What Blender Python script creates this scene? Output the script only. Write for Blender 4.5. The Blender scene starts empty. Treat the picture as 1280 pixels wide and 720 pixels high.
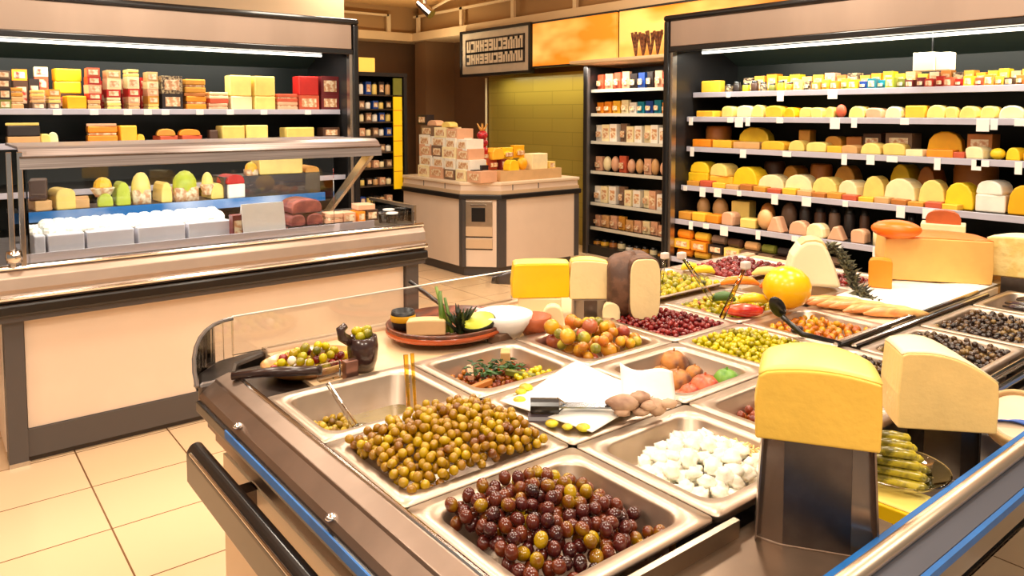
import bpy, bmesh, math, random
import numpy as np
from mathutils import Vector, Matrix
random.seed(7)
SC = bpy.context.scene
COL = SC.collection
# ------------------------------------------------------------------ camera
F, CY, PITCH, YAW, CAMH = 943.5, 203.2, 0.0659, 0.89975, 1.6
cd = bpy.data.cameras.new('camera'); cam = bpy.data.objects.new('camera', cd); COL.objects.link(cam)
cam.location = (0, 0, CAMH); cam.rotation_euler = (math.pi/2-PITCH, 0, YAW-math.pi/2)
cd.sensor_width = 36; cd.lens = F/1280*36; cd.shift_y = (CY-360)/1280; cd.clip_start = .05
SC.camera = cam
# ------------------------------------------------------------------ world, lights, exposure
w = bpy.data.worlds.new('world'); SC.world = w; w.use_nodes = True
bg = w.node_tree.nodes['Background']; bg.inputs[0].default_value = (1.0, .86, .70, 1); bg.inputs[1].default_value = .32
SC.view_settings.view_transform = 'Standard'; SC.view_settings.look = 'None'
SC.view_settings.exposure = -0.16; SC.view_settings.gamma = 1; SC.view_settings.use_curve_mapping = False
def area(name, loc, sx, sy, power, col=(1, .87, .70), rot=(0, 0, 0)):
    l = bpy.data.lights.new(name, 'AREA'); l.shape = 'RECTANGLE'; l.size = sx; l.size_y = sy; l.energy = power; l.color = col
    o = bpy.data.objects.new(name, l); o.location = loc; o.rotation_euler = rot; COL.objects.link(o); return o
for lx, ly, pw in [(.9, .9, 22), (2.2, .6, 24), (1.5, 2.1, 22), (3.0, 1.4, 26), (.2, 2.9, 30), (1.8, 3.5, 32), (3.6, 2.9, 36), (.9, 4.6, 26), (2.5, 4.7, 26), (3.2, 6.2, 24), (5.0, 4.9, 24), (-1.2, 3.2, 26), (3.9, .6, 26), (3.4, 8.2, 26), (-.6, -.6, 46), (.9, -1.1, 46), (-1.0, 1.0, 34)]:  # those behind the camera are unseen additions to brighten the fronts facing it
    area('ceiling_and_fill_light', (lx, ly, 3.1), .45, .45, pw)
LY = 5.45; RX = 4.5          # front planes of the two fridges
area('fridge_tube_light', (1.25, LY+.22, 2.07), 2.7, .05, 26, (1, .95, .85), (math.radians(12), 0, 0))
area('fridge_tube_light', (RX+.22, 2.3, 2.07), .05, 2.7, 34, (1, .95, .82), (0, math.radians(-12), 0))
area('counter_fill_light', (1.25, 4.12, 1.335), 1.6, .04, 12, (1, .95, .85), (math.radians(20), 0, 0))  # unseen lamp added under the canopy to brighten the goods inside
area('upward_fill_light', (5.0, 6.0, 2.45), .1, 1.6, 12, (1, .82, .55), (math.radians(180), 0, 0))  # upward lamps added in mid-air to brighten the ceiling and fascia
area('upward_fill_light', (5.0, 8.8, 2.2), 1.4, .1, 26, (1, .8, .5), (math.radians(180), 0, 0))  # added likewise, for the far end of the ceiling
area('shelf_light', (5.9, 5.7, 2.12), .05, 1.1, 16, (1, .9, .75))
area('wall_washer_light', (6.1, 7.2, 2.07), .06, 1.8, 12, (1, .88, .5))
# ------------------------------------------------------------------ pixel -> place
cp, sp = math.cos(PITCH), math.sin(PITCH)
f2 = Vector((math.cos(YAW), math.sin(YAW), 0)); rt = Vector((math.sin(YAW), -math.cos(YAW), 0)); UP = Vector((0, 0, 1))
fw = f2*cp-UP*sp; upv = UP*cp+f2*sp; EYE = Vector((0, 0, CAMH))
def ray(x, y): return fw+rt*((x-640)/F)+upv*((CY-y)/F)
def atZ(x, y, z): d = ray(x, y); return EYE+d*((z-CAMH)/d.z)
def atX(x, y, v): d = ray(x, y); return EYE+d*(v/d.x)
def atY(x, y, v): d = ray(x, y); return EYE+d*(v/d.y)
def mpp(p): return (Vector(p)-EYE).dot(fw)/F            # metres one pixel covers at p
# ------------------------------------------------------------------ materials
def lin(c): return tuple(((v/255)/12.92 if v/255 <= .04045 else ((v/255+.055)/1.055)**2.4) for v in c)
MATS = {}
def mat(name, c, rough=.5, metal=0, var=.0, vs=12, c2=None, bump=0, bs=40, coat=0, emit=0, emc=None, stretch=None, trans=0, world=False, sss=0, spec=.5):
    if name in MATS: return MATS[name]
    m = bpy.data.materials.new(name); m.use_nodes = True; MATS[name] = m
    nt = m.node_tree; b = nt.nodes['Principled BSDF']; L = nt.links
    c1 = (*lin(c), 1); b.inputs['Base Color'].default_value = c1
    b.inputs['Roughness'].default_value = rough; b.inputs['Metallic'].default_value = metal
    b.inputs['Coat Weight'].default_value = coat; b.inputs['Coat Roughness'].default_value = .12
    b.inputs['Specular IOR Level'].default_value = spec
    if sss: b.inputs['Subsurface Weight'].default_value = sss; b.inputs['Subsurface Radius'].default_value = (.02, .012, .005); b.inputs['Subsurface Scale'].default_value = .5
    if emit: b.inputs['Emission Color'].default_value = (*lin(emc or c), 1); b.inputs['Emission Strength'].default_value = emit
    if var or c2 or bump:
        if world: src = nt.nodes.new('ShaderNodeNewGeometry').outputs['Position']
        else: src = nt.nodes.new('ShaderNodeTexCoord').outputs['Object']
        mp = nt.nodes.new('ShaderNodeMapping'); L.new(src, mp.inputs['Vector'])
        if stretch: mp.inputs['Scale'].default_value = stretch
    if var or c2:
        n = nt.nodes.new('ShaderNodeTexNoise'); n.inputs['Scale'].default_value = vs; n.inputs['Detail'].default_value = 3
        L.new(mp.outputs[0], n.inputs['Vector'])
        r = nt.nodes.new('ShaderNodeValToRGB'); L.new(n.outputs['Fac'], r.inputs['Fac'])
        d = (*lin(c2), 1) if c2 else tuple(v*(1-var) for v in c1[:3])+(1,)
        r.color_ramp.elements[0].position = .42; r.color_ramp.elements[1].position = .60
        r.color_ramp.elements[0].color = d; r.color_ramp.elements[1].color = c1
        L.new(r.outputs[0], b.inputs['Base Color'])
        if emit: L.new(r.outputs[0], b.inputs['Emission Color'])
    if bump:
        n2 = nt.nodes.new('ShaderNodeTexNoise'); n2.inputs['Scale'].default_value = bs; L.new(mp.outputs[0], n2.inputs['Vector'])
        bp = nt.nodes.new('ShaderNodeBump'); bp.inputs['Strength'].default_value = bump; bp.inputs['Distance'].default_value = .01
        L.new(n2.outputs['Fac'], bp.inputs['Height']); L.new(bp.outputs[0], b.inputs['Normal'])
    return m
def glassm(name, tint=(250, 252, 251), fac=.12, rough=.02):
    if name in MATS: return MATS[name]
    m = bpy.data.materials.new(name); m.use_nodes = True; MATS[name] = m
    nt = m.node_tree; nt.nodes.remove(nt.nodes['Principled BSDF']); out = nt.nodes['Material Output']
    t = nt.nodes.new('ShaderNodeBsdfTransparent'); t.inputs[0].default_value = (*lin(tint), 1)
    g = nt.nodes.new('ShaderNodeBsdfGlossy'); g.inputs['Roughness'].default_value = rough; g.inputs[0].default_value = (1, 1, 1, 1)
    lw = nt.nodes.new('ShaderNodeFresnel'); lw.inputs[0].default_value = 1.45
    ad = nt.nodes.new('ShaderNodeMath'); ad.operation = 'ADD'; ad.use_clamp = True; ad.inputs[1].default_value = fac
    mx = nt.nodes.new('ShaderNodeMixShader'); nt.links.new(lw.outputs[0], ad.inputs[0]); nt.links.new(ad.outputs[0], mx.inputs[0])
    nt.links.new(t.outputs[0], mx.inputs[1]); nt.links.new(g.outputs[0], mx.inputs[2]); nt.links.new(mx.outputs[0], out.inputs[0])
    return m
STEEL = mat('brushed_steel', (205, 198, 190), .28, 1, var=.12, vs=30, stretch=(1, 1, 12))
STEELD = mat('dark_steel', (120, 112, 108), .32, 1, var=.15, vs=20)
STEELW = mat('warm_steel', (196, 180, 160), .33, 1, var=.08, vs=18)
HEADER = mat('header_steel', (184, 162, 146), .45, .9, var=.10, vs=3, stretch=(1, 1, .2))
PAN = mat('pan_steel', (206, 188, 170), .40, 1, var=.06, vs=14)
CHROME = mat('chrome', (228, 226, 224), .12, 1)
BLACK = mat('black_plastic', (18, 17, 18), .3, coat=.3)
BLACKM = mat('black_metal', (28, 26, 26), .4)
DARKIN = mat('dark_lining', (30, 32, 30), .45)
GREYP = mat('grey_post', (88, 84, 84), .4, .3)
BEIGE = mat('beige_laminate', (236, 214, 192), .35, var=.03, vs=4)
BEIGE2 = mat('tan_laminate', (214, 184, 148), .38, var=.04, vs=4)
RAILW = mat('price_rail', (186, 186, 202), .35, var=.06, vs=8)
WHITE = mat('white_card', (246, 243, 238), .6, var=.03, vs=20)
PAPER = mat('white_paper', (250, 248, 240), .7, var=.04, vs=25, bump=.15, bs=30)
BLUE = mat('blue_strip', (10, 104, 184), .55, var=.25, vs=9)
GLASS = glassm('clear_glass', (252, 253, 253), fac=.0)
PLEXI = glassm('clear_acrylic', (244, 244, 242), fac=.03)
TUBE = mat('lamp_tube', (255, 250, 235), .4, emit=4)
WOOD = mat('brown_wood', (128, 62, 30), .4, c2=(84, 42, 22), vs=9, stretch=(1, 6, 1), coat=.3)
WOODL = mat('pale_wood', (222, 186, 128), .5, c2=(200, 158, 100), vs=9, stretch=(1, 5, 1))
# ------------------------------------------------------------------ mesh helpers
def B(): return bmesh.new()
def obj(name, bm, m, parent=None, smooth=False, loc=None, rz=0, bevel=0, seg=2, sub=0, solid=0):
    bm.normal_update()
    me = bpy.data.meshes.new(name); bm.to_mesh(me); bm.free()
    for k in (m if isinstance(m, (list, tuple)) else [m]): me.materials.append(k)
    if smooth: me.polygons.foreach_set('use_smooth', [True]*len(me.polygons))
    o = bpy.data.objects.new(name, me); COL.objects.link(o)
    if parent is not None: o.parent = parent
    if loc is not None: o.location = loc
    o.rotation_euler[2] = rz
    if solid: s = o.modifiers.new('solid', 'SOLIDIFY'); s.thickness = solid; s.offset = 0
    if bevel: b = o.modifiers.new('bevel', 'BEVEL'); b.width = bevel; b.segments = seg; b.limit_method = 'ANGLE'
    if sub: s = o.modifiers.new('sub', 'SUBSURF'); s.levels = s.render_levels = sub
    return o
def tag(o, label, cat, group=None, kind=None):
    o['label'] = label; o['category'] = cat
    if group: o['group'] = group
    if kind: o['kind'] = kind
    return o
def thing(name, label, cat, loc=(0, 0, 0), rz=0, group=None):
    o = bpy.data.objects.new(name, None); COL.objects.link(o); o.location = loc; o.rotation_euler[2] = rz
    o.empty_display_size = .1
    return tag(o, label, cat, group)
def struct(name, bm, m, **k):
    o = obj(name, bm, m, **k); o['kind'] = 'structure'; return o
def dup(root, loc, rz=0, label=None, group=None, scale=None, rot=None):
    r = root.copy(); COL.objects.link(r); r.location = loc
    if rot is not None: r.rotation_euler = rot
    else: r.rotation_euler = (0, 0, rz)
    if label: r['label'] = label
    if group: r['group'] = group
    if scale: r.scale = (scale,)*3
    for ch in list(root.children):
        c = ch.copy(); COL.objects.link(c); c.parent = r
        for g in ch.children:
            d = g.copy(); COL.objects.link(d); d.parent = c
    return r
def box(bm, x0, x1, y0, y1, z0, z1, mi=0):
    v = [bm.verts.new(p) for p in ((x0, y0, z0), (x1, y0, z0), (x1, y1, z0), (x0, y1, z0), (x0, y0, z1), (x1, y0, z1), (x1, y1, z1), (x0, y1, z1))]
    for f in ((3, 2, 1, 0), (4, 5, 6, 7), (0, 1, 5, 4), (1, 2, 6, 5), (2, 3, 7, 6), (3, 0, 4, 7)):
        bm.faces.new([v[i] for i in f]).material_index = mi
    return bm
def prism(bm, pts, axis, a, b, mi=0):
    """closed outline pts (u,v) swept along axis from a to b. x:(y,z) y:(x,z) z:(x,y)"""
    def P(u, v, t): return {'x': (t, u, v), 'y': (u, t, v), 'z': (u, v, t)}[axis]
    A = [bm.verts.new(P(u, v, a)) for u, v in pts]; Bv = [bm.verts.new(P(u, v, b)) for u, v in pts]
    n = len(pts); fs = [bm.faces.new(A), bm.faces.new(Bv[::-1])]
    for i in range(n): fs.append(bm.faces.new((A[i], Bv[i], Bv[(i+1) % n], A[(i+1) % n])))
    for f in fs: f.material_index = mi
    bmesh.ops.recalc_face_normals(bm, faces=fs); return bm
def tube(bm, pts, r, n=8, mi=0, cap=True):
    pts = [Vector(p) for p in pts]; rings = []
    rr = r if isinstance(r, (list, tuple)) else [r]*len(pts)
    ref = None
    for i, p in enumerate(pts):
        d = (pts[min(i+1, len(pts)-1)]-pts[max(i-1, 0)]).normalized()
        if ref is None: ref = d.orthogonal().normalized()
        ref = (ref-d*ref.dot(d)).normalized(); q = d.cross(ref)
        rings.append([bm.verts.new(p+(ref*math.cos(2*math.pi*k/n)+q*math.sin(2*math.pi*k/n))*rr[i]) for k in range(n)])
    for a, b in zip(rings, rings[1:]):
        for k in range(n): bm.faces.new((a[k], a[(k+1) % n], b[(k+1) % n], b[k])).material_index = mi
    if cap: bm.faces.new(rings[0][::-1]).material_index = mi; bm.faces.new(rings[-1]).material_index = mi
    return bm
def lathe(bm, prof, n=24, mi=0, c=(0, 0, 0), sx=1, sy=1):
    rings = []
    for r, z in prof:
        if r < 1e-6: rings.append([bm.verts.new((c[0], c[1], c[2]+z))])
        else: rings.append([bm.verts.new((c[0]+r*sx*math.cos(2*math.pi*k/n), c[1]+r*sy*math.sin(2*math.pi*k/n), c[2]+z)) for k in range(n)])
    for a, b in zip(rings, rings[1:]):
        for k in range(n):
            q = [a[k % len(a)], a[(k+1) % len(a)], b[(k+1) % len(b)], b[k % len(b)]]
            u = []; [u.append(v) for v in q if v not in u]
            if len(u) > 2: bm.faces.new(u).material_index = mi
    return bm
def ball(bm, c, r, s=(1, 1, 1), n=12, m=8, noise=0, mi=0):
    c = Vector(c); rings = []
    for j in range(m+1):
        t = math.pi*j/m; ring = []
        for k in range(1 if j in (0, m) else n):
            a = 2*math.pi*k/n; q = 1+noise*(random.random()-.5)
            ring.append(bm.verts.new(c+Vector((r*s[0]*math.sin(t)*math.cos(a)*q, r*s[1]*math.sin(t)*math.sin(a)*q, -r*s[2]*math.cos(t)*q))))
        rings.append(ring)
    for a, b in zip(rings, rings[1:]):
        for k in range(n):
            q = [a[k % len(a)], a[(k+1) % len(a)], b[(k+1) % len(b)], b[k % len(b)]]
            u = []; [u.append(v) for v in q if v not in u]
            if len(u) > 2: bm.faces.new(u).material_index = mi
    return bm
def rrect(x0, x1, y0, y1, r, k=5):
    out = []
    for cx, cy, a0 in ((x1-r, y1-r, 0), (x0+r, y1-r, 90), (x0+r, y0+r, 180), (x1-r, y0+r, 270)):
        for i in range(k+1):
            a = math.radians(a0+90*i/k); out.append((cx+r*math.cos(a), cy+r*math.sin(a)))
    return out
ORD = 'zeroth first second third fourth fifth sixth seventh eighth ninth tenth eleventh twelfth thirteenth fourteenth fifteenth sixteenth seventeenth eighteenth nineteenth twentieth'.split()
def ordn(n):
    if n <= 20: return ORD[n]
    return {2: 'twenty', 3: 'thirty', 4: 'forty', 5: 'fifty'}[n//10]+('-'+ORD[n % 10] if n % 10 else '')
# ================================================================== THE ROOM
fl = bpy.data.materials.new('floor_tiles'); fl.use_nodes = True
nt = fl.node_tree; b = nt.nodes['Principled BSDF']; b.inputs['Roughness'].default_value = .22
g = nt.nodes.new('ShaderNodeNewGeometry'); mp = nt.nodes.new('ShaderNodeMapping'); mp.inputs['Location'].default_value = (-.54+.41*20, -3.99+.415*30, 0)
br = nt.nodes.new('ShaderNodeTexBrick'); br.offset = 0; br.inputs['Brick Width'].default_value = .41; br.inputs['Row Height'].default_value = .415
br.inputs['Scale'].default_value = 1; br.inputs['Mortar Size'].default_value = .0035; br.inputs['Mortar Smooth'].default_value = .1
br.inputs['Color1'].default_value = (*lin((240, 206, 166)), 1); br.inputs['Color2'].default_value = (*lin((236, 200, 158)), 1); br.inputs['Mortar'].default_value = (*lin((120, 84, 52)), 1)
nt.links.new(g.outputs['Position'], mp.inputs['Vector']); nt.links.new(mp.outputs[0], br.inputs['Vector']); nt.links.new(br.outputs['Color'], b.inputs['Base Color'])
struct('floor', box(B(), -4, 9, -1.5, 11, -.05, 0), fl)
CEIL = mat('ceiling_paint', (214, 170, 110), .7, var=.08, vs=1)
WALLB = mat('brown_wall', (112, 82, 54), .6, var=.1, vs=2)
WALLC = mat('cream_wall', (226, 196, 158), .6, var=.05, vs=1)
FASC = mat('fascia_paint', (228, 200, 158), .55, var=.05, vs=2)
struct('ceiling', box(B(), -4, 9, -1.5, 11, 3.2, 3.3), CEIL)
struct('wall_far', box(B(), -4, 9, 10.4, 10.6, 0, 3.2), WALLB)
struct('wall_side', box(B(), 6.62, 6.8, -1.5, 10.4, 0, 3.2), WALLB)
struct('wall_left', box(B(), -4, atY(430, 10, 6.45).x, 6.45, 6.6, 0, 3.2), WALLC)
# column in the brown wall
struct('trim_1', box(B(), 6.1, 6.62, atX(532, 90, 6.1).y, atX(519, 90, 6.1).y, 0, 2.7), mat('column_brown', (128, 96, 64), .6))
# bulkhead with lit fascia, set-back band, pale posts and rail
yb = atX(515, 54, 6).y
bm = B(); box(bm, 6.0, 6.62, -1.5, yb, 2.68, 2.80); box(bm, 2.0, 6.62, yb, yb+.4, 2.68, 2.80)
struct('trim_2', bm, FASC)
bm = B(); box(bm, 6.12, 6.62, -1.5, yb, 2.80, 3.2); box(bm, 2.0, 6.62, yb+.12, yb+.4, 2.80, 3.2)
struct('trim_3', bm, mat('band_paint', (170, 134, 88), .6))
POSTM = mat('pale_post', (228, 204, 164), .5)
bm = B()
box(bm, 6.02, 6.06, -1.0, yb, 3.03, 3.06)
for k in range(9): y = yb-.12-k*1.15; box(bm, 6.02, 6.06, y-.03, y+.03, 2.80, 3.06)
for x in (5.62, 4.6): box(bm, x-.03, x+.03, yb+.02, yb+.06, 2.8, 3.06)
box(bm, 3.0, 5.62, yb+.02, yb+.06, 3.03, 3.06)
struct('trim_4', bm, POSTM)
# brass conduit line across the ceiling
bm = B(); tube(bm, [(6.0, 9.4, 3.12), (4.2, 4.2, 3.12), (3.9, 3.0, 3.12)], .02)
struct('trim_5', bm, POSTM)
# olive-green tiled wall panel beneath the sign
y0, y1 = atX(727, 150, 6.3).y, atX(611, 150, 6.3).y
gm = bpy.data.materials.new('green_tiles'); gm.use_nodes = True
nt = gm.node_tree; b = nt.nodes['Principled BSDF']; b.inputs['Roughness'].default_value = .3
tc = nt.nodes.new('ShaderNodeTexCoord'); sx = nt.nodes.new('ShaderNodeSeparateXYZ'); cx = nt.nodes.new('ShaderNodeCombineXYZ'); br = nt.nodes.new('ShaderNodeTexBrick')
nt.links.new(tc.outputs['Object'], sx.inputs[0]); nt.links.new(sx.outputs[1], cx.inputs[0]); nt.links.new(sx.outputs[2], cx.inputs[1]); nt.links.new(cx.outputs[0], br.inputs['Vector'])
br.inputs['Scale'].default_value = 1; br.inputs['Brick Width'].default_value = .75; br.inputs['Row Height'].default_value = .17; br.inputs['Mortar Size'].default_value = .006
br.inputs['Color1'].default_value = (*lin((158, 140, 62)), 1); br.inputs['Color2'].default_value = (*lin((150, 132, 58)), 1); br.inputs['Mortar'].default_value = (*lin((136, 120, 52)), 1)
nt.links.new(br.outputs['Color'], b.inputs['Base Color'])
struct('trim_6', box(B(), 6.3, 6.62, y0-.4, y1, 0, 2.1), gm)
bm = B(); tube(bm, [(6.27, y1+.02, .2), (6.27, y1+.02, 2.08)], .016)
struct('trim_7', bm, mat('cream_pipe', (236, 222, 190), .4))
# fascia sign: framed board with two rows of pale lettering (too blurred to read), and backlit orange panels
SX = 5.98
def ypx(x, X=SX): return atX(x, 80, X).y
def zpx(x, y, X=SX): return atX(x, y, X).z
sy0, sy1 = ypx(668), ypx(580); sz0, sz1 = zpx(625, 94), zpx(625, 34)
t = thing('hanging_sign', 'black-framed fascia sign with two rows of pale block lettering above the green tiles', 'sign', (SX, (sy0+sy1)/2, sz0))
hw = (sy1-sy0)/2; hh = sz1-sz0
obj('board', box(B(), -.05, -.01, -hw+.03, hw-.03, .03, hh-.03), mat('sign_board', (214, 200, 178), .5, var=.12, vs=5), t)
bm = B(); box(bm, -.07, 0, -hw, -hw+.035, 0, hh); box(bm, -.07, 0, hw-.035, hw, 0, hh); box(bm, -.07, 0, -hw+.035, hw-.035, 0, .035); box(bm, -.07, 0, -hw+.035, hw-.035, hh-.035, hh)
obj('frame', bm, BLACKM, t)
LET = mat('sign_letters', (232, 216, 190), .5)
for row, (za, zb) in enumerate(((.52, .76), (.26, .47))):
    obj('lettering_band', box(B(), -.06, -.052, -hw+.12, hw-.12, hh*za-.02, hh*zb+.025), mat('band_dark', (40, 30, 24), .5), t)
    bm = B(); n = 12; cw = (2*hw-.30)/n
    for k in range(n):
        a = -hw+.15+k*cw; c0, c1 = hh*za, hh*zb; kind = (0, 3, 1, 4, 2, 0, 4, 3, 1, 2, 0, 4)[(k*5+row*7) % 12]; s = cw*.30; e = a+cw*.84
        X0, X1 = -.068, -.061
        box(bm, X0, X1, a, a+s, c0, c1)
        if kind in (0, 2, 3): box(bm, X0, X1, e-s, e, c0, c1)
        if kind in (0, 1, 4): box(bm, X0, X1, a+s, e, c1-.035, c1)
        if kind in (1, 3, 4): box(bm, X0, X1, a+s, e-(s if kind == 3 else 0), c0, c0+.035)
        if kind in (2, 4): box(bm, X0, X1, a+s, e-(s if kind == 2 else 0), (c0+c1)/2-.015, (c0+c1)/2+.02)
    obj('lettering', bm, LET, t)
OR = mat('backlit_orange', (255, 206, 110), .5, c2=(240, 140, 30), vs=1.3, emit=.75, stretch=(1, .7, 1.6))
for i, (a, b_) in enumerate(((669, 775), (777, 838))):
    ya, yb_ = ypx(b_), ypx(a); zb = zpx(a, 93 if i == 0 else 82)
    if i == 1: ya = 2.6
    t = thing('light_panel', ['backlit orange fascia panel directly beside the framed sign', 'backlit orange fascia panel running on behind the long cheese fridge'][i], 'light panel', (SX, (ya+yb_)/2, 2.14))
    h = (yb_-ya)/2-.01
    obj('diffuser', box(B(), -.05, -.02, -h, h, .02, .53), OR, t)
    obj('frame', box(box(B(), -.06, 0, -h, h, 0, .02), -.06, 0, -h, h, .53, .55), BLACKM, t)
# dried bunches on the ledge by the fridge
DRY = mat('dried_bunch', (150, 92, 50), .7, c2=(90, 50, 34), vs=30)
for i, x in enumerate((795, 804, 813, 822)):
    p = atX(x, 72, 5.8); bm = B()
    for k in range(9):
        a = random.random()*6.28; tube(bm, [(0, 0, 0), (.02*math.cos(a), .03*math.sin(a), .12), (.05*math.cos(a), .035*math.sin(a), .2+.04*random.random())], [.012, .009, .015], 5)
    tag(obj('dried_bunch', bm, DRY, loc=(5.8, p.y, 2.178)), f'brown dried bunch, {ORD[i+1]} of four along the top of the tall narrow fridge', 'dried bunch', 'dried bunches above the narrow fridge')
# track spotlight under the ceiling
p = atX(531, 0, 3.9)
t = thing('track_spotlight', 'small chrome spotlight hanging from the ceiling above the back counter', 'spotlight', (p.x, p.y, 3.2))
q = atX(535, 18, 3.9)
bm = B(); tube(bm, [(0, 0, 0), (0, 0, q.z+.1-3.2)], .02); obj('stem', bm, CHROME, t)
bm = B(); box(bm, -.06, .06, -.06, .06, -.03, 0); obj('mount', bm, BLACKM, t)
bm = B(); tube(bm, [(-.03, .06, q.z-3.2+.12), (.03, -.07, q.z-3.2+.0)], [.035, .05], 12); obj('lamp_head', bm, CHROME, t, smooth=False)
# ================================================================== GOODS
CM = {}
def cm(name, c, **k):
    CM[name] = mat(name.replace(' ', '_')+'_cheese', c, k.pop('rough', .42), var=k.pop('var', .07), vs=k.pop('vs', 14), **k); return CM[name]
cm('pale yellow', (255, 226, 130)); cm('golden', (255, 196, 58)); cm('cream', (255, 238, 186)); cm('white', (252, 246, 230)); cm('orange', (250, 150, 34))
cm('deep yellow', (250, 184, 20)); cm('amber brown', (190, 118, 52)); cm('dark brown', (78, 50, 34)); cm('pink tan', (232, 178, 140)); cm('straw', (246, 214, 116))
cm('tan', (222, 172, 112)); cm('red', (196, 36, 28)); cm('reddish', (206, 92, 60)); cm('lime green', (186, 200, 60)); cm('blackish', (40, 30, 28)); cm('grey brown', (128, 100, 80))
cm('teal', (16, 130, 150)); cm('blue', (30, 70, 150)); cm('yellow', (255, 214, 40)); cm('olive green', (120, 124, 44)); cm('burgundy', (112, 34, 36)); cm('ochre', (214, 150, 54))
cm('speckled', (190, 170, 130), c2=(70, 50, 40), vs=60)
LABM = mat('printed_label', (244, 226, 190), .5, c2=(206, 150, 104), vs=38)
LABR = mat('red_print_label', (240, 208, 170), .5, c2=(190, 40, 34), vs=24)
def rounded_slab(bm, w, h, d, top=.3, flat=False, mi=0, lean=0):
    """block with an arched top: front outline in (u,z), swept in depth"""
    n = 7; pts = [(-w/2, 0), (w/2, 0)]
    r = h*top
    pts += [(w/2*1.02, h-r)]
    for k in range(1, n): a = math.pi*k/n; pts.append((w/2*math.cos(a)*(1.0), h-r+r*math.sin(a)**.7))
    pts += [(-w/2*1.02, h-r)]
    A = []; Bv = []
    for u, z in pts: A.append(bm.verts.new((u+lean*z, -d/2, z))); Bv.append(bm.verts.new((u*.92+lean*z, d/2, z*.97)))
    m = len(pts); fs = [bm.faces.new(A[::-1]), bm.faces.new(Bv)]
    for i in range(m): fs.append(bm.faces.new((A[i], A[(i+1) % m], Bv[(i+1) % m], Bv[i])))
    for f in fs: f.material_index = mi
    bmesh.ops.recalc_face_normals(bm, faces=fs)
    return bm
def goods_mesh(kind, w, h, d):
    """front faces -Y in local coordinates, base at z=0"""
    bm = B()
    if kind == 'wedge': rounded_slab(bm, w, h, d, .34, lean=random.uniform(-.12, .12))
    elif kind == 'half': rounded_slab(bm, w, h, d, .8)
    elif kind in ('block', 'flat'): box(bm, -w/2, w/2, -d/2, d/2, 0, h)
    elif kind == 'ball': ball(bm, (0, 0, h/2), h/2, (w/h, d/h, 1), 12, 8)
    elif kind == 'wheel': lathe(bm, [(0, 0), (w/2*.95, 0), (w/2, h*.15), (w/2, h*.85), (w/2*.93, h), (0, h)], 18)
    elif kind == 'tri':
        prism(bm, [(-w/2, 0), (w/2, 0), (w*.12, h), (-w*.12, h)], 'y', -d/2, d/2)
    elif kind == 'pack':       # box with inset printed label on the front and a lid line
        box(bm, -w/2, w/2, -d/2, d/2, 0, h)
        box(bm, -w*.36, w*.36, -d/2-.002, -d/2, h*.2, h*.78, 1)
    elif kind == 'stackpack':   # two flat slices with a label band between
        box(bm, -w/2, w/2, -d/2, d/2, 0, h*.42); box(bm, -w*.47, w*.47, -d/2+.004, d/2, h*.42, h*.58, 1); box(bm, -w*.49, w*.49, -d/2, d/2, h*.58, h)
    elif kind == 'jar':
        r = min(w, d)/2; lathe(bm, [(0, 0), (r*.95, 0), (r, .01), (r, h*.72), (r*.8, h*.8)], 10); lathe(bm, [(r*.82, h*.8), (r*.82, h), (0, h)], 10, mi=1)
    elif kind == 'bottle':
        r = min(w, d)/2; lathe(bm, [(0, 0), (r, 0), (r, h*.55), (r*.4, h*.75), (r*.36, h*.9)], 9); lathe(bm, [(r*.42, h*.88), (r*.42, h), (0, h)], 9, mi=1)
    elif kind == 'bag':
        prism(bm, [(-w/2, 0), (w/2, 0), (w*.46, h*.8), (w*.5, h), (-w*.5, h), (-w*.46, h*.8)], 'y', -d*.2, d*.2); ball(bm, (0, 0, h*.42), h*.36, (w/h*1.1, d/h*1.1, 1), 8, 6)
        box(bm, -w*.3, w*.3, -d*.46, -d*.40, h*.25, h*.6, 1)
    elif kind == 'sausage': tube(bm, [(-w/2, 0, h/2), (-w*.42, 0, h/2), (w*.42, 0, h/2), (w/2, 0, h/2)], [h*.2, h/2, h/2, h*.2], 10)
    elif kind == 'bowl':
        lathe(bm, [(0, 0), (w*.3, 0), (w*.5, h*.4), (w*.48, h*.42), (w*.25, h*.5), (0, h*.5)], 16, mi=1); ball(bm, (0, 0, h*.5), w*.38, (1, 1, .5*h/(w*.38)*.9), 12, 8)
    elif kind == 'dish':        # fruit-topped dish: ball mound over a block
        box(bm, -w*.45, w*.45, -d*.45, d*.45, 0, h*.45, 1); ball(bm, (0, 0, h*.5), w*.5, (1, .9, h*.5/(w*.5)), 12, 8, noise=.06)
    return bm
WORD = dict(wedge="cheese wedge", half='rounded cheese half', block='cheese block', flat='low flat cheese block', ball='round cheese', wheel='small cheese wheel', tri='pointed cheese piece', pack='labelled packet',
            stackpack='stacked sliced cheese packet', jar='lidded jar', bottle='small bottle', bag='plump bag', sausage='wrapped roll', bowl='bowl of cheese', dish='heaped food dish')
CATW = dict(wedge='cheese', half='cheese', block='cheese', flat='cheese', ball='cheese', wheel='cheese', tri='cheese', pack='packet', stackpack='packet', jar='jar', bottle='bottle', bag='bag', sausage='roll', bowl='bowl', dish='dish')
NAMEW = dict(wedge='cheese_wedge', half='cheese_half', block='cheese_block', flat='cheese_slab', ball='round_cheese', wheel='whole_cheese', tri='cheese_piece', pack='packet', stackpack='sliced_cheese_packet', jar='jar', bottle='bottle', bag='product_bag', sausage='wrapped_roll', bowl='cheese_bowl', dish='food_dish')
_cnt = {}
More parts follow.
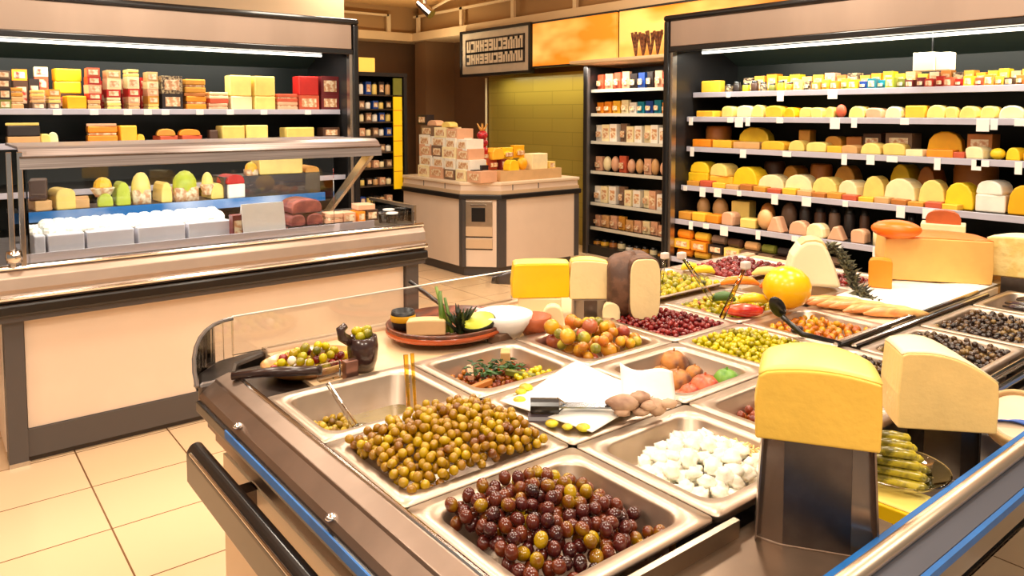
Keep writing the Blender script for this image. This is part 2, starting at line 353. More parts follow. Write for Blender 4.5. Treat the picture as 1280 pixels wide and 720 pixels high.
def place_goods(axis, v, z, row, where, depth=.12, back=0, dz=0, lab=None, group=None, prefix=''):
    """row: (x0, x1, height_px, colour, kind[, raise_px]); axis 'x': shelf front is the plane X=v, 'y': plane Y=v"""
    n = 0
    for it in row:
        x0, x1, hpx, col, kind = it[:5]; up = it[5] if len(it) > 5 else 0
        f = (lambda x: atX(x, 150, v+back)) if axis == 'x' else (lambda x: atY(x, 150, v+back))
        a, b_ = f(x0), f(x1); mid = (a+b_)/2; s = mpp((mid.x, mid.y, z))
        w = abs(b_.y-a.y) if axis == 'x' else abs(b_.x-a.x); w *= .95; h = hpx*s
        d = min(depth, max(.05, w*.9)) if kind in ('ball', 'wheel', 'jar', 'bottle', 'bowl', 'dish') else depth
        if kind in ('wheel',): d = w
        m = lab or (BLACK if kind in ('jar', 'bottle') else LABM)
        main = CM[col]
        rz = random.uniform(-.06, .06) if kind in ('pack', 'stackpack') else random.uniform(-.16, .16)
        off = .02+d/2+.012*abs(math.sin(x0))
        loc = (v+back+off, mid.y, z+up*s+dz) if axis == 'x' else (mid.x, v+back+off, z+up*s+dz)
        o = obj(NAMEW[kind], goods_mesh(kind, w, h, d), [main, m], smooth=kind in ('ball', 'wheel', 'jar', 'bottle', 'dish'), loc=loc, rz=(-math.pi/2 if axis == 'x' else 0)+rz,
                bevel=0 if kind in ('ball', 'bowl', 'dish', 'jar', 'bottle', 'sausage') else min(.008, h*.12), seg=2)
        tag(o, f'{col} {WORD[kind]}, {where}', CATW[kind], group or f'goods, {where}'); _cnt.setdefault((col, kind, where), []).append((x0, o.location.z, o))
def finish_labels():
    """single each shelf item out: which one of its colour and kind it is, counted from the left, and its level in a stack"""
    for (col, kind, where), its in _cnt.items():
        xs = sorted({x for x, z, o in its})
        for x in xs:
            col_ = sorted([(z, o) for xx, z, o in its if xx == x], key=lambda q: q[0])
            for k, (z, o) in enumerate(col_):
                lab = f'{col} {WORD[kind]}'
                if len(col_) > 1: lab = ['lower', 'upper', 'topmost', 'highest'][k]+' '+lab
                if len(xs) > 1: lab += f', {ordn(xs.index(x)+1)} such from left'
                o['label'] = f'{lab}, {where}'
# ------------------------------------------------------------------ open fridge builder (local: front at y=0 facing -Y, width along x)
def fridge(name, label, width, loc, rz, shelves, tags, zlow=.42):
    t = thing(name, label, 'fridge', loc, rz)
    D = .92; H = 2.33
    for sx_, nm in ((0, 'side_panel'), (width, 'side_panel')):
        x = sx_ if sx_ == 0 else width-.05
        obj(nm, box(B(), x, x+.05, .03, D, 0, H-.02), BLACKM, t)
        xs = .05 if sx_ == 0 else width-.075
        obj('edge_trim', box(B(), xs, xs+.025, 0, .05, .0, 2.08), mat('edge_trim', (190, 180, 170), .3, 1), t)
        obj('corner_post', box(B(), x, x+.05, -.02, .05, 0, H-.04), BLACK, t, bevel=.012)
    obj('header_panel', box(B(), .06, width-.06, -.012, .06, 2.095, 2.285), HEADER, t, bevel=.004)
    obj('top_cap', box(B(), 0, width, -.03, D, 2.285, H), BLACK, t, bevel=.018)
    obj('header_lip', box(B(), .05, width-.05, -.015, .07, 2.055, 2.095), BLACK, t, bevel=.006)
    obj('back_panel', box(B(), .05, width-.05, D-.06, D, 0, 2.28), mat('fridge_back', (30, 36, 33), .4, .2), t)
    bm = B(); prism(bm, [(.07, 2.095), (.07, 2.28), (D-.06, 2.28), (D-.06, 1.98), (.5, 2.14)], 'x', .051, width-.051); obj('air_duct', bm, mat('fridge_duct', (58, 70, 62), .35, .2), t)
    L = width-.5; bm = B(); tube(bm, [(.25, .13, 2.045), (.25+L, .13, 2.045)], .010); obj('lamp_tube', bm, TUBE, t)
    obj('base_panel', box(B(), .05, width-.05, .02, D-.06, .02, zlow-.06), BLACKM, t)
    obj('bumper', box(B(), 0, width, -.05, .02, .28, .34), GREYP, t, bevel=.01)
    for k, (yf, z) in enumerate(shelves):
        s = obj('shelf', box(B(), .055, width-.055, yf+.012, D-.07, z-.022, z-.002), mat('shelf_metal', (96, 92, 90), .4, .6), t)
        obj('price_rail', box(B(), .058, width-.058, yf, yf+.011, z-.034, z+.004), RAILW, s, bevel=.002)
        for (xa, wa, ha) in tags[k]:
            obj('price_tag', box(B(), xa-wa/2, xa+wa/2, yf-.005, yf-.001, z-.006-ha, z-.002), WHITE, s)
    return t
# ================================================================== LONG CHEESE FRIDGE (front plane X = 4.5)
RS = [(4.77, 1.752), (4.70, 1.566), (4.70, 1.336), (4.64, 1.040), (4.56, .785), (4.52, .50)]
RY1, RY0 = 3.80, .55
def rloc(x, k): return RY1-atX(x, 150, RS[k][0]).y     # fridge-local x of a pixel column on shelf k
TG = [[910, 975, 1040], [864, 913, 924, 935, 975, 1044, 1068, 1131, 1229, 1243, 1275], [866, 930, 985, 1057, 1090, 1117, 1174, 1223, 1231, 1276], [858, 880, 899, 926, 971, 1011, 1060, 1130, 1165], [866, 885, 908, 951, 998, 1050, 1100], []]
tags = [[(rloc(x, k), .035+.03*((i*7) % 3)/2, [.012, .035, .045][(i*5+k) % 3]+.02) for i, x in enumerate(r)] for k, r in enumerate(TG)]
fridge('open_fridge', 'long open cheese fridge with black frame and steel header, six lit shelves of cheese', RY1-RY0, (RX, RY1, 0), -math.pi/2, [(v-RX, z) for v, z in RS], tags)
W1 = 'top shelf of the cheese fridge'
cols1 = ['speckled', 'blackish', 'yellow', 'dark brown', 'speckled', 'olive green', 'yellow', 'orange', 'pale yellow', 'speckled', 'ochre', 'golden', 'orange', 'lime green', 'yellow', 'blue', 'teal', 'teal', 'lime green', 'olive green', 'burgundy', 'burgundy', 'red', 'red', 'reddish', 'red', 'yellow', 'reddish', 'ochre', 'golden', 'dark brown', 'amber brown', 'golden', 'ochre', 'speckled', 'dark brown']
row = [(872, 896, 15, 'golden', 'block')]; x = 900; i = 0
while x < 1300:
    wd = 9.5+(x-900)*.006; row.append((x, x+wd, 10+((i*13) % 5), cols1[min(i, 35)], 'jar' if i < 8 else ('pack', 'bag')[i % 2])); x += wd+1.2; i += 1
place_goods('x', RS[0][0], RS[0][1], row, W1, .07)
row = []; x = 925; i = 0; cb = ['speckled', 'pink tan', 'tan', 'yellow', 'ochre', 'amber brown', 'golden', 'yellow', 'orange']
while x < 1290:
    row.append((x, x+13, 18+((i*7) % 5), cb[(i*4) % 9], 'pack')); x += 14.5; i += 1
place_goods('x', RS[0][0], RS[0][1], row, 'top shelf back row, cheese fridge', .08, back=.13)
row = [(867, 892, 8, 'golden', 'flat'), (899, 914, 14, 'pale yellow', 'wedge'), (916, 934, 15, 'cream', 'wedge'), (936, 950, 16, 'pale yellow', 'half'), (953, 975, 15, 'golden', 'wedge'), (977, 992, 13, 'deep yellow', 'half'),
       (994, 1009, 13, 'straw', 'wedge'), (1011, 1026, 13, 'pale yellow', 'wedge'), (1028, 1039, 14, 'straw', 'half'), (1039, 1052, 17, 'reddish', 'ball'), (1057, 1078, 15, 'pale yellow', 'half'), (1079, 1100, 13, 'pink tan', 'wedge'),
       (1102, 1123, 15, 'cream', 'half'), (1126, 1151, 16, 'golden', 'block'), (1154, 1178, 17, 'pale yellow', 'half'), (1178, 1193, 15, 'straw', 'wedge'), (1197, 1220, 16, 'straw', 'half'), (1222, 1241, 16, 'pale yellow', 'wedge'), (1244, 1276, 17, 'cream', 'half'), (1279, 1300, 15, 'straw', 'wedge')]
place_goods('x', RS[1][0], RS[1][1], row, 'second shelf of the cheese fridge')
row = [(862, 886, 10, 'orange', 'flat'), (887, 912, 10, 'golden', 'flat'), (913, 945, 9, 'tan', 'flat'), (948, 980, 12, 'golden', 'wedge'), (982, 1002, 14, 'straw', 'half'), (1004, 1029, 13, 'pale yellow', 'wedge'), (1031, 1050, 9, 'golden', 'flat'), (1050, 1071, 11, 'tan', 'wedge'),
       (1073, 1100, 15, 'pale yellow', 'half'), (1101, 1129, 16, 'straw', 'wedge'), (1131, 1155, 9, 'cream', 'flat'), (1156, 1190, 10, 'orange', 'flat'), (1191, 1206, 8, 'reddish', 'flat'), (1207, 1232, 16, 'cream', 'wedge'), (1233, 1254, 15, 'yellow', 'ball'), (1257, 1276, 17, 'yellow', 'half'), (1278, 1300, 14, 'golden', 'wedge')]
place_goods('x', RS[2][0], RS[2][1], row, 'third shelf of the cheese fridge')
row = [(872, 900, 26, 'amber brown', 'wheel'), (920, 958, 27, 'yellow', 'half'), (994, 1008, 26, 'ochre', 'block'), (1030, 1052, 20, 'ochre', 'wedge'), (1054, 1074, 20, 'amber brown', 'block'), (1076, 1100, 25, 'dark brown', 'pack'), (1104, 1140, 27, 'grey brown', 'pack'), (1156, 1201, 32, 'deep yellow', 'half'), (1207, 1240, 30, 'amber brown', 'pack')]
place_goods('x', RS[2][0], RS[2][1], row, 'third shelf back row, cheese fridge', back=.14)
W4 = 'fourth shelf of the cheese fridge'
row = []; x = 856; i = 0
while x < 1180:
    wd = 15+(x-850)*.02; row.append((x, x+wd, 6+(i*5) % 3, ['ochre', 'golden', 'amber brown', 'reddish', 'tan'][i*3 % 5], 'flat')); x += wd+1; i += 1
place_goods('x', RS[3][0], RS[3][1], row, 'fourth shelf front edge, cheese fridge', .07)
row = [(858, 884, 16, 'yellow', 'flat'), (860, 883, 14, 'yellow', 'half', 16), (884, 912, 14, 'golden', 'flat'), (886, 910, 16, 'pale yellow', 'half', 14), (913, 948, 29, 'yellow', 'half'), (945, 977, 22, 'cream', 'half'), (978, 1012, 25, 'cream', 'half'), (1013, 1046, 25, 'pale yellow', 'half'), (1047, 1075, 24, 'cream', 'half'),
       (1076, 1103, 32, 'straw', 'half'), (1104, 1146, 32, 'cream', 'half'), (1147, 1180, 34, 'pale yellow', 'half'), (1181, 1218, 34, 'yellow', 'half'), (1219, 1258, 22, 'white', 'block'), (1222, 1258, 18, 'white', 'half', 22), (1260, 1300, 38, 'deep yellow', 'half')]
place_goods('x', RS[3][0], RS[3][1], row, W4, .15, back=.075)
row = [(948, 972, 34, 'dark brown', 'wheel'), (976, 998, 32, 'ochre', 'half'), (1006, 1032, 36, 'amber brown', 'wheel'), (1040, 1068, 38, 'ochre', 'half'), (1112, 1142, 46, 'yellow', 'half'), (1146, 1172, 46, 'amber brown', 'half'), (1182, 1240, 52, 'amber brown', 'wheel')]
place_goods('x', RS[3][0], RS[3][1], row, 'fourth shelf back row, cheese fridge', .16, back=.27)
row = [(846, 862, 10, 'ochre', 'flat'), (863, 880, 11, 'golden', 'flat'), (881, 898, 11, 'orange', 'flat'), (900, 915, 17, 'pink tan', 'wedge'), (924, 943, 12, 'straw', 'flat'), (942, 962, 26, 'tan', 'ball'), (958, 978, 19, 'pink tan', 'tri'), (985, 1007, 18, 'pink tan', 'half'), (1008, 1031, 18, 'cream', 'half'), (1033, 1054, 17, 'pink tan', 'tri'), (1064, 1082, 18, 'pink tan', 'wedge'), (1090, 1106, 32, 'cream', 'bottle'), (1112, 1126, 28, 'pink tan', 'bottle')]
place_goods('x', RS[4][0], RS[4][1], row, 'fifth shelf of the cheese fridge', .10)
row = [(848, 860, 26, 'ochre', 'ball'), (866, 881, 26, 'tan', 'ball'), (886, 904, 28, 'tan', 'ball'), (912, 934, 28, 'straw', 'block'), (946, 964, 30, 'amber brown', 'ball'), (972, 991, 34, 'grey brown', 'ball'), (996, 1012, 36, 'blackish', 'jar'), (1014, 1030, 34, 'dark brown', 'jar'), (1032, 1048, 36, 'grey brown', 'jar'), (1052, 1068, 38, 'blackish', 'jar'), (1072, 1086, 38, 'dark brown', 'jar'), (1130, 1146, 40, 'blackish', 'jar'), (1150, 1166, 40, 'dark brown', 'jar'), (1170, 1186, 40, 'blackish', 'jar')]
place_goods('x', RS[4][0], RS[4][1], row, 'fifth shelf back row, cheese fridge', .12, back=.16)
for lev in range(3):
    row = []; x = 842; i = 0
    while x < 1050:
        cc = ['orange', 'golden'][(i+lev) % 2] if i < 2 else ['grey brown', 'olive green', 'straw', 'dark brown', 'blackish', 'grey brown', 'tan', 'blackish'][(i*3+lev) % 8]
        row.append((x, x+19, 11, cc, 'pack' if lev % 2 else 'sausage', lev*11.3)); x += 21; i += 1
    place_goods('x', RS[5][0], RS[5][1], row, f'{["bottom", "middle", "top"][lev]} layer, lowest shelf of cheese fridge', .12, back=.02)
# hanging white price box under the fridge canopy
a, b_ = atX(1141, 75, 4.74), atX(1187, 75, 4.74); zt, zb = atX(1164, 65, 4.74).z, atX(1164, 88, 4.74).z
t = thing('hanging_box', 'white cardboard box hanging from the canopy of the long cheese fridge', 'box', (4.74, (a.y+b_.y)/2, zb))
wd = (a.y-b_.y)
obj('carton', box(B(), 0, .09, -.02, wd/2, 0, zt-zb), mat('box_card', (250, 238, 206), .5), t, bevel=.004)
obj('carton', box(B(), .01, .09, -wd/2, -.024, 0, zt-zb-.005), mat('box_card', (250, 238, 206), .5), t, bevel=.004)
bm = B(); tube(bm, [(.04, .01, zt-zb-.005), (.04, .01, 2.09-zb)], .005, 6); obj('cord', bm, BLACK, t)
# ================================================================== PACKET FRIDGE behind the left counter (front plane Y = 5.45)
LXR = atY(447, 28, LY).x; LX0 = -.35
LS = [(5.66, 1.622), (5.60, 1.405), (5.58, 1.10), (5.56, .78)]
def lloc(x, k): return atY(x, 150, LS[k][0]).x-LX0
tags = [[(lloc(x, 0), .05, .03) for x in (72, 118, 160, 185, 207, 250, 288, 330, 385)], [(lloc(x, 1), .05, .03) for x in (90, 200, 300)], [], []]
fridge('open_fridge', 'open packet fridge with black frame and steel header behind the glass-fronted counter', LXR-LX0, (LX0, LY, 0), 0, [(v-LY, z) for v, z in LS], tags)
def stack(x0, x1, levels, base_up=0):
    out = []; u = base_up
    for h, c, k in levels: out.append((x0, x1, h, c, k, u)); u += h
    return out
WL = 'top shelf of the packet fridge'
R = []
R += stack(0, 16, [(12, 'olive green', 'pack'), (14, 'blackish', 'pack'), (12, 'dark brown', 'pack'), (10, 'grey brown', 'pack')])
R += stack(14, 31, [(16, 'tan', 'stackpack'), (11, 'ochre', 'stackpack')])
R += stack(41, 58, [(8, 'grey brown', 'pack'), (8, 'tan', 'stackpack'), (8, 'straw', 'stackpack')])
R += stack(62, 78, [(8, 'grey brown', 'pack'), (8, 'straw', 'stackpack'), (9, 'ochre', 'pack')])
R += stack(84, 110, [(17, 'deep yellow', 'block')])
R += stack(112, 129, [(12, 'tan', 'stackpack'), (8, 'red', 'pack'), (11, 'pink tan', 'pack'), (10, 'red', 'pack'), (11, 'reddish', 'pack')])
R += stack(136, 154, [(8, 'straw', 'stackpack'), (7, 'cream', 'stackpack'), (10, 'red', 'pack'), (14, 'cream', 'pack'), (10, 'tan', 'pack')])
R += stack(162, 177, [(8, 'tan', 'stackpack'), (8, 'pink tan', 'pack'), (10, 'red', 'pack'), (15, 'cream', 'pack'), (9, 'straw', 'stackpack')])
R += stack(187, 201, [(7, 'straw', 'stackpack'), (10, 'ochre', 'pack'), (9, 'pink tan', 'pack'), (9, 'cream', 'pack'), (12, 'tan', 'pack')])
R += stack(204, 231, [(20, 'blackish', 'pack'), (22, 'speckled', 'pack')])
R += stack(234, 261, [(17, 'orange', 'stackpack'), (4, 'amber brown', 'flat'), (17, 'ochre', 'stackpack')])
R += stack(263, 288, [(8, 'pink tan', 'stackpack'), (6, 'reddish', 'flat'), (8, 'cream', 'stackpack')])
R += stack(290, 318, [(17, 'cream', 'block'), (26, 'pale yellow', 'block')])
R += stack(319, 347, [(17, 'pale yellow', 'block'), (25, 'straw', 'block')])
R += stack(349, 375, [(10, 'pink tan', 'stackpack'), (10, 'reddish', 'stackpack')])
R += stack(376, 402, [(18, 'reddish', 'pack'), (24, 'red', 'block')])
R += stack(404, 427, [(18, 'burgundy', 'pack'), (24, 'burgundy', 'pack')])
place_goods('y', LS[0][0], LS[0][1], R, WL, .14)
R = stack(38, 52, [(38, 'blackish', 'pack')])+stack(18, 38, [(36, 'dark brown', 'pack'), (14, 'orange', 'pack')])+stack(46, 64, [(24, 'tan', 'pack'), (17, 'reddish', 'pack'), (12, 'cream', 'pack')])
R += stack(70, 105, [(20, 'dark brown', 'pack'), (15, 'yellow', 'block'), (16, 'deep yellow', 'block')])
R += stack(128, 137, [(24, 'red', 'pack'), (12, 'red', 'pack')])+stack(154, 163, [(20, 'red', 'pack'), (18, 'pink tan', 'pack')])+stack(177, 187, [(22, 'red', 'pack'), (18, 'red', 'pack')])
place_goods('y', LS[0][0], LS[0][1], R, 'top shelf back row, packet fridge', .10, back=.17, lab=LABR)
R = stack(8, 52, [(9, 'tan', 'flat'), (14, 'blackish', 'block'), (3, 'straw', 'flat')])+[(50, 63, 12, 'straw', 'wedge'), (61, 75, 14, 'cream', 'half')]+stack(110, 149, [(20, 'orange', 'stackpack')])+stack(110, 149, [(3, 'pink tan', 'flat')], 20)+[(150, 172, 20, 'golden', 'block'), (173, 183, 9, 'golden', 'half')]
R += stack(198, 222, [(6, 'reddish', 'flat'), (9, 'ochre', 'half')])+stack(226, 253, [(6, 'reddish', 'flat'), (8, 'orange', 'half')])+[(265, 276, 12, 'dark brown', 'block'), (278, 308, 17, 'straw', 'block'), (310, 338, 17, 'pale yellow', 'block'), (358, 395, 13, 'straw', 'block'), (406, 427, 12, 'dark brown', 'pack')]
place_goods('y', LS[1][0], LS[1][1], R, 'second shelf of the packet fridge', .14)
# ================================================================== TALL NARROW FRIDGE (front plane X = 6.0)
NX = 5.96; ny1, ny0 = atX(729, 150, NX).y, 4.75
NS = [(6.02, z) for z in (zpx(780, 111, 6.02), zpx(780, 142, 6.02), zpx(780, 178, 6.02), zpx(780, 217, 6.02), zpx(780, 258, 6.02), zpx(780, 290, 6.02), zpx(780, 321, 6.02))]
t = thing('narrow_fridge', 'tall narrow black fridge of small packets beside the green tiled wall', 'fridge', (NX, ny1, 0), -math.pi/2)
Wn = ny1-ny0
for a in (0, Wn-.06): obj('side_panel', box(B(), a, a+.06, 0, .6, 0, 2.12), BLACKM, t)
obj('edge_trim', box(B(), .06, .075, -.005, .03, 0, 2.1), GREYP, t)
obj('back_panel', box(B(), .06, Wn-.06, .55, .6, 0, 2.12), DARKIN, t); obj('top_cap', box(B(), 0, Wn, -.22, .6, 2.135, 2.17), FASC, t, bevel=.008); obj('base_panel', box(B(), .06, Wn-.06, .02, .55, 0, .1), BLACKM, t)
for v, z in NS:
    s = obj('shelf', box(B(), .062, Wn-.062, .07, .54, z-.018, z-.002), STEELD, t)
    obj('price_rail', box(B(), .065, Wn-.065, .058, .069, z-.03, z+.004), mat('pale_rail', (206, 204, 190), .35), s)
NC = [['reddish', 'pink tan', 'reddish', 'pink tan', 'blackish', 'blue', 'blackish', 'pink tan'], ['orange', 'orange', 'golden', 'cream', 'white', 'teal', 'blue', 'teal'], ['white', 'cream', 'white', 'grey brown', 'cream', 'white', 'cream', 'white'], ['pink tan', 'cream', 'pink tan', 'reddish', 'pink tan', 'tan', 'pink tan', 'tan'],
      ['white', 'cream', 'white', 'grey brown', 'cream', 'white', 'cream', 'pink tan'], ['pink tan', 'tan', 'pink tan', 'ochre', 'tan', 'pink tan', 'cream', 'pink tan'], ['ochre', 'golden', 'amber brown', 'cream', 'white', 'tan', 'ochre', 'cream']]
NK = ['bag', 'bag', 'pack', 'ball', 'pack', 'bag', 'jar']; NH = [21, 16, 22, 20, 22, 16, 16]
for k in range(7):
    row = []; x = 741-k*.6; i = 0
    while x < 826:
        row.append((x, x+9.0, NH[k]+(i*5) % 4-2, NC[k][i % 8], NK[k] if i % 3 else ('jar' if k == 6 else 'bag'))); x += 10.2; i += 1
    place_goods('x', NS[k][0], NS[k][1], row, f'{["top", "second", "third", "fourth", "fifth", "sixth", "lowest"][k]} shelf of the tall narrow fridge', .12, back=.02)
# ================================================================== DARK SHELF UNIT with the yellow strip (front plane Y = 7.2)
QY = 7.2; qx0, qx1 = atY(440, 150, QY).x, atY(509, 150, QY).x; qt = atY(480, 92, QY).z
t = thing('shelf_unit', 'dark shelf unit with a bright yellow vertical strip beyond the packet fridge', 'shelf unit', (qx0, QY, 0))
Wq = qx1-qx0
for a in (0, Wq-.04): obj('side_panel', box(B(), a, a+.04, 0, .5, 0, qt-.03), BLACKM, t)
obj('back_panel', box(B(), .04, Wq-.04, .46, .5, 0, qt), DARKIN, t); obj('top_cap', box(B(), 0, Wq, -.01, .5, qt-.03, qt+.01), BLACKM, t)
ys0, ys1 = atY(491, 150, QY).x-qx0, atY(501.5, 150, QY).x-qx0
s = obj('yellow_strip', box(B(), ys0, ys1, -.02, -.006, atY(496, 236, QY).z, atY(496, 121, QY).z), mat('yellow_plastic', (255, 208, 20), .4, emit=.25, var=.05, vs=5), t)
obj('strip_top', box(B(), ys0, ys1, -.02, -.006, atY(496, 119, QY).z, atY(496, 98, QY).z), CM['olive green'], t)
for k in range(5):
    zz = atY(496, 138+k*19, QY).z; obj('joint', box(B(), ys0-.002, ys1+.002, -.022, -.02, zz-.004, zz+.004), mat('strip_joint', (190, 140, 20), .5), s)
QS = [atY(470, y, QY).z for y in (118, 136, 152, 170, 190, 210, 232, 255)]
for z in QS: obj('shelf', box(B(), .042, Wq-.042, .02, .45, z-.016, z-.002), STEELD, t)
for k, z in enumerate(QS):
    row = []; x = 451; i = 0
    while x < 485:
        row.append((x, x+7, [16, 10, 11, 10, 9, 9, 9, 9][k], ['white', 'blackish', 'cream', 'blue', 'tan', 'grey brown', 'straw', 'pink tan'][(i*3+k*5) % 8], 'pack' if (i+k) % 2 else 'jar')); x += 8.3; i += 1
    place_goods('y', QY, z, row, f'{["top", "second", "third", "fourth", "fifth", "sixth", "seventh", "lowest"][k]} shelf of the dark shelf unit', .08, back=.03)
a, b_ = atY(449, 85, QY), atY(470, 85, QY)
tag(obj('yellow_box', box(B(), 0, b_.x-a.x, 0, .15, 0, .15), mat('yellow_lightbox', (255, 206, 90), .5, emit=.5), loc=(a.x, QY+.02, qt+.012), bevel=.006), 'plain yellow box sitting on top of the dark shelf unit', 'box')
# ================================================================== CENTRE COUNTER with chamfered corner
CX, CYF = 4.15, 5.75
cya = atX(576, 300, CX).y; cxb = atY(626, 300, CYF).x; cxr = atY(722, 240, CYF).x; cyb = 7.12
t = thing('corner_counter', 'cream counter with a cut-off corner and built-in oven before the green tiles', 'counter', (CX, CYF, 0))
def outl(o): # outline offset outward by o, local
    a, b_, c, d = cya-CYF, cxb-CX, cxr-CX, cyb-CYF
    k = o*.42
    return [(-o, d), (-o, a-k), (b_-k, -o), (c+o, -o), (c+o, d)]
bm = B(); prism(bm, outl(-.05), 'z', 0, .1); obj('plinth', bm, GREYP, t)
bm = B(); prism(bm, [p for p in outl(0)], 'z', .1, .76)
obj('body', bm, BEIGE, t)
bm = B(); prism(bm, outl(.03), 'z', .76, .81); obj('bumper', bm, BLACKM, t, bevel=.01)
bm = B(); prism(bm, outl(.01), 'z', .81, .845); obj('lower_rim', bm, BEIGE2, t)
bm = B(); prism(bm, outl(.0), 'z', .845, .90); obj('rim_panel', bm, BEIGE, t)
bm = B(); prism(bm, outl(.015), 'z', .90, .93); obj('worktop', bm, mat('worktop', (236, 214, 184), .3), t, bevel=.006)
for (px_, pl) in ((576, 0), (624, 1)):
    if pl == 0: y = cya-CYF; obj('corner_post', box(B(), -.012, .03, y-.045, y+.012, .1, .76), GREYP, t)
    else: x = cxb-CX; obj('corner_post', box(B(), x-.03, x+.06, -.012, .03, .1, .76), GREYP, t)
obj('corner_post', box(B(), cxr-CX-.05, cxr-CX+.01, -.01, .03, .1, .76), GREYP, t)
for yy in (.55, .95): obj('panel_joint', box(B(), -.003, 0, yy, yy+.008, .812, .9), GREYP, t)
for xx in (.42, .75): obj('panel_joint', box(B(), xx, xx+.008, -.003, 0, .812, .9), GREYP, t)
# oven on the chamfer
a = Vector((0, cya-CYF, 0)); b_ = Vector((cxb-CX, 0, 0)); L = (b_-a).length; ang = math.atan2(b_.y-a.y, b_.x-a.x)
ov = obj('oven', box(B(), .05, L-.08, -.012, .06, .50, .745), STEELW, t, loc=a, rz=ang, bevel=.004)
obj('oven_window', box(B(), .11, L-.15, -.018, -.013, .545, .68), BLACK, ov); obj('oven_handle', box(B(), .10, L-.14, -.03, -.014, .70, .712), CHROME, ov)
for z in (.40, .28):
    d = obj('drawer', box(B(), .05, L-.08, -.012, .05, z, z+.095), BEIGE2, t, loc=a, rz=ang, bevel=.003)
    obj('drawer_gap', box(B(), .05, L-.08, -.006, -.001, z-.012, z-.002), BLACKM, d)
# stacked packets along its far-side edge
for k in range(5):
    row = []; x = 519+k*.8; i = 0
    lim = [586, 582, 578, 572, 566][k]
    while x < lim:
        wd = [13, 17, 14][(i+k) % 3]; row.append((x, x+wd, [15, 15, 16, 15, 14][k]-1, ['cream', 'white', 'pink tan', 'white', 'grey brown', 'white'][(i*2+k) % 6], 'pack', k*12.6)); x += wd+1; i += 1
    place_goods('x', CX, .932, row, f'{["bottom", "second", "third", "fourth", "top"][k]} layer stacked on the corner counter', .2, back=.02+.008*k, lab=LABM)
row = [(519, 530, 12, 'blackish', 'pack', 64), (531, 545, 7, 'pink tan', 'half', 64), (548, 560, 7, 'straw', 'half', 64)]
place_goods('x', CX, .932, row, 'very top of the stack on the corner counter', .1, back=.06)
# cardboard tray, goods on it, red stacked fruit, box
a, b_ = atY(626, 200, 5.80), atY(702, 200, 5.80)
t = thing('cardboard_tray', 'shallow tan cardboard tray at the front of the corner counter', 'tray', (a.x, 5.80, .931))
W = b_.x-a.x; CARD = mat('cardboard', (220, 178, 124), .6, var=.08, vs=9)
obj('tray_base', box(B(), 0, W, 0, .42, 0, .01), CARD, t)
bm = B(); box(bm, 0, W, 0, .008, .01, .10); box(bm, 0, W, .412, .42, .01, .10); box(bm, 0, .008, .008, .412, .01, .10); box(bm, W-.008, W, .008, .412, .01, .10); obj('tray_wall', bm, CARD, t)
obj('support', box(B(), .02, W-.02, .02, .4, .01, .085), CARD, t)
row = [(640, 652, 14, 'yellow', 'half'), (653, 665, 16, 'deep yellow', 'ball'), (667, 688, 20, 'cream', 'block'), (689, 697, 9, 'straw', 'pack')]
place_goods('y', 5.86, 1.018, row, 'in the cardboard tray on the corner counter', .13)
row = [(595, 606, 15, 'blackish', 'pack'), (607, 616, 20, 'blackish', 'bag'), (612, 622, 13, 'deep yellow', 'ball')]
place_goods('y', 5.86, .932, row, 'in front of the cardboard tray', .12, group='dark packets at the counter corner')
row = [(598, 612, 14, 'yellow', 'half'), (612, 628, 15, 'reddish', 'bag'), (628, 640, 13, 'burgundy', 'pack'), (600, 616, 14, 'red', 'bag', 12), (616, 632, 15, 'golden', 'half', 13), (633, 648, 15, 'yellow', 'bag', 12), (648, 662, 16, 'deep yellow', 'bag', 13)]
place_goods('y', 6.05, 1.02, row, 'heaped behind the cardboard tray', .16, dz=0, back=.0)
tag(obj('display_riser', box(B(), 0, .52, 0, .30, 0, .087), CARD, loc=(4.50, 6.30, .932)), 'plain cardboard riser behind the heaped bags on the corner counter', 'riser')
bm = B()
for k in range(6): ball(bm, (0, 0, .05+k*.078), .062, (1.15-.05*k, 1, .8), 12, 8, noise=.05)
p = atX(603, 190, 4.55)
t = tag(obj('strawberry_stack', bm, mat('berry_red', (206, 40, 50), .35, c2=(150, 20, 36), vs=30), smooth=True, loc=(4.55, p.y, .932)), 'red bulbous stack of fruit with a leafy top on the corner counter', 'fruit')
bm = B()
for k in range(6): a = k*1.05; tube(bm, [(0, 0, .47), (.03*math.cos(a), .03*math.sin(a), .51), (.06*math.cos(a), .06*math.sin(a), .56)], [.012, .01, .002], 5)
obj('leaf_top', bm, mat('leaf_gold', (220, 160, 70), .5), t)
# ================================================================== GLASS-FRONTED COUNTER on the left
GX0, GX1, GY = .28, 2.42, 3.98
t = thing('glass_counter', 'glass-fronted service counter with steel canopy and cream front panel', 'counter', (GX0, GY, 0))
Wg = GX1-GX0
obj('front_panel', box(B(), .08, Wg-.09, .03, .05, .16, .70), BEIGE, t)
obj('body', box(B(), .04, Wg-.04, .05, .93, .02, .76), mat('counter_body', (120, 112, 106), .5), t)
obj('plinth', box(B(), .075, Wg-.08, .018, .05, .03, .158), GREYP, t)
obj('toe_kick', box(B(), .08, Wg-.08, .045, .9, 0, .03), mat('toe_kick', (70, 60, 54), .5), t)
obj('leg', box(B(), 0, .075, 0, .09, .02, .70), GREYP, t); obj('leg', box(B(), Wg-.085, Wg, 0, .09, .02, .70), GREYP, t)
obj('foot', box(B(), 0, .08, -.002, .09, 0, .02), STEEL, t); obj('foot', box(B(), Wg-.085, Wg, -.002, .09, 0, .02), STEEL, t)
obj('leg', box(B(), 0, .075, .85, .93, 0, .70), GREYP, t); obj('leg', box(B(), Wg-.085, Wg, .85, .93, 0, .70), GREYP, t)
obj('side_panel', box(B(), -.004, .04, .09, .85, .05, .70), BEIGE, t)
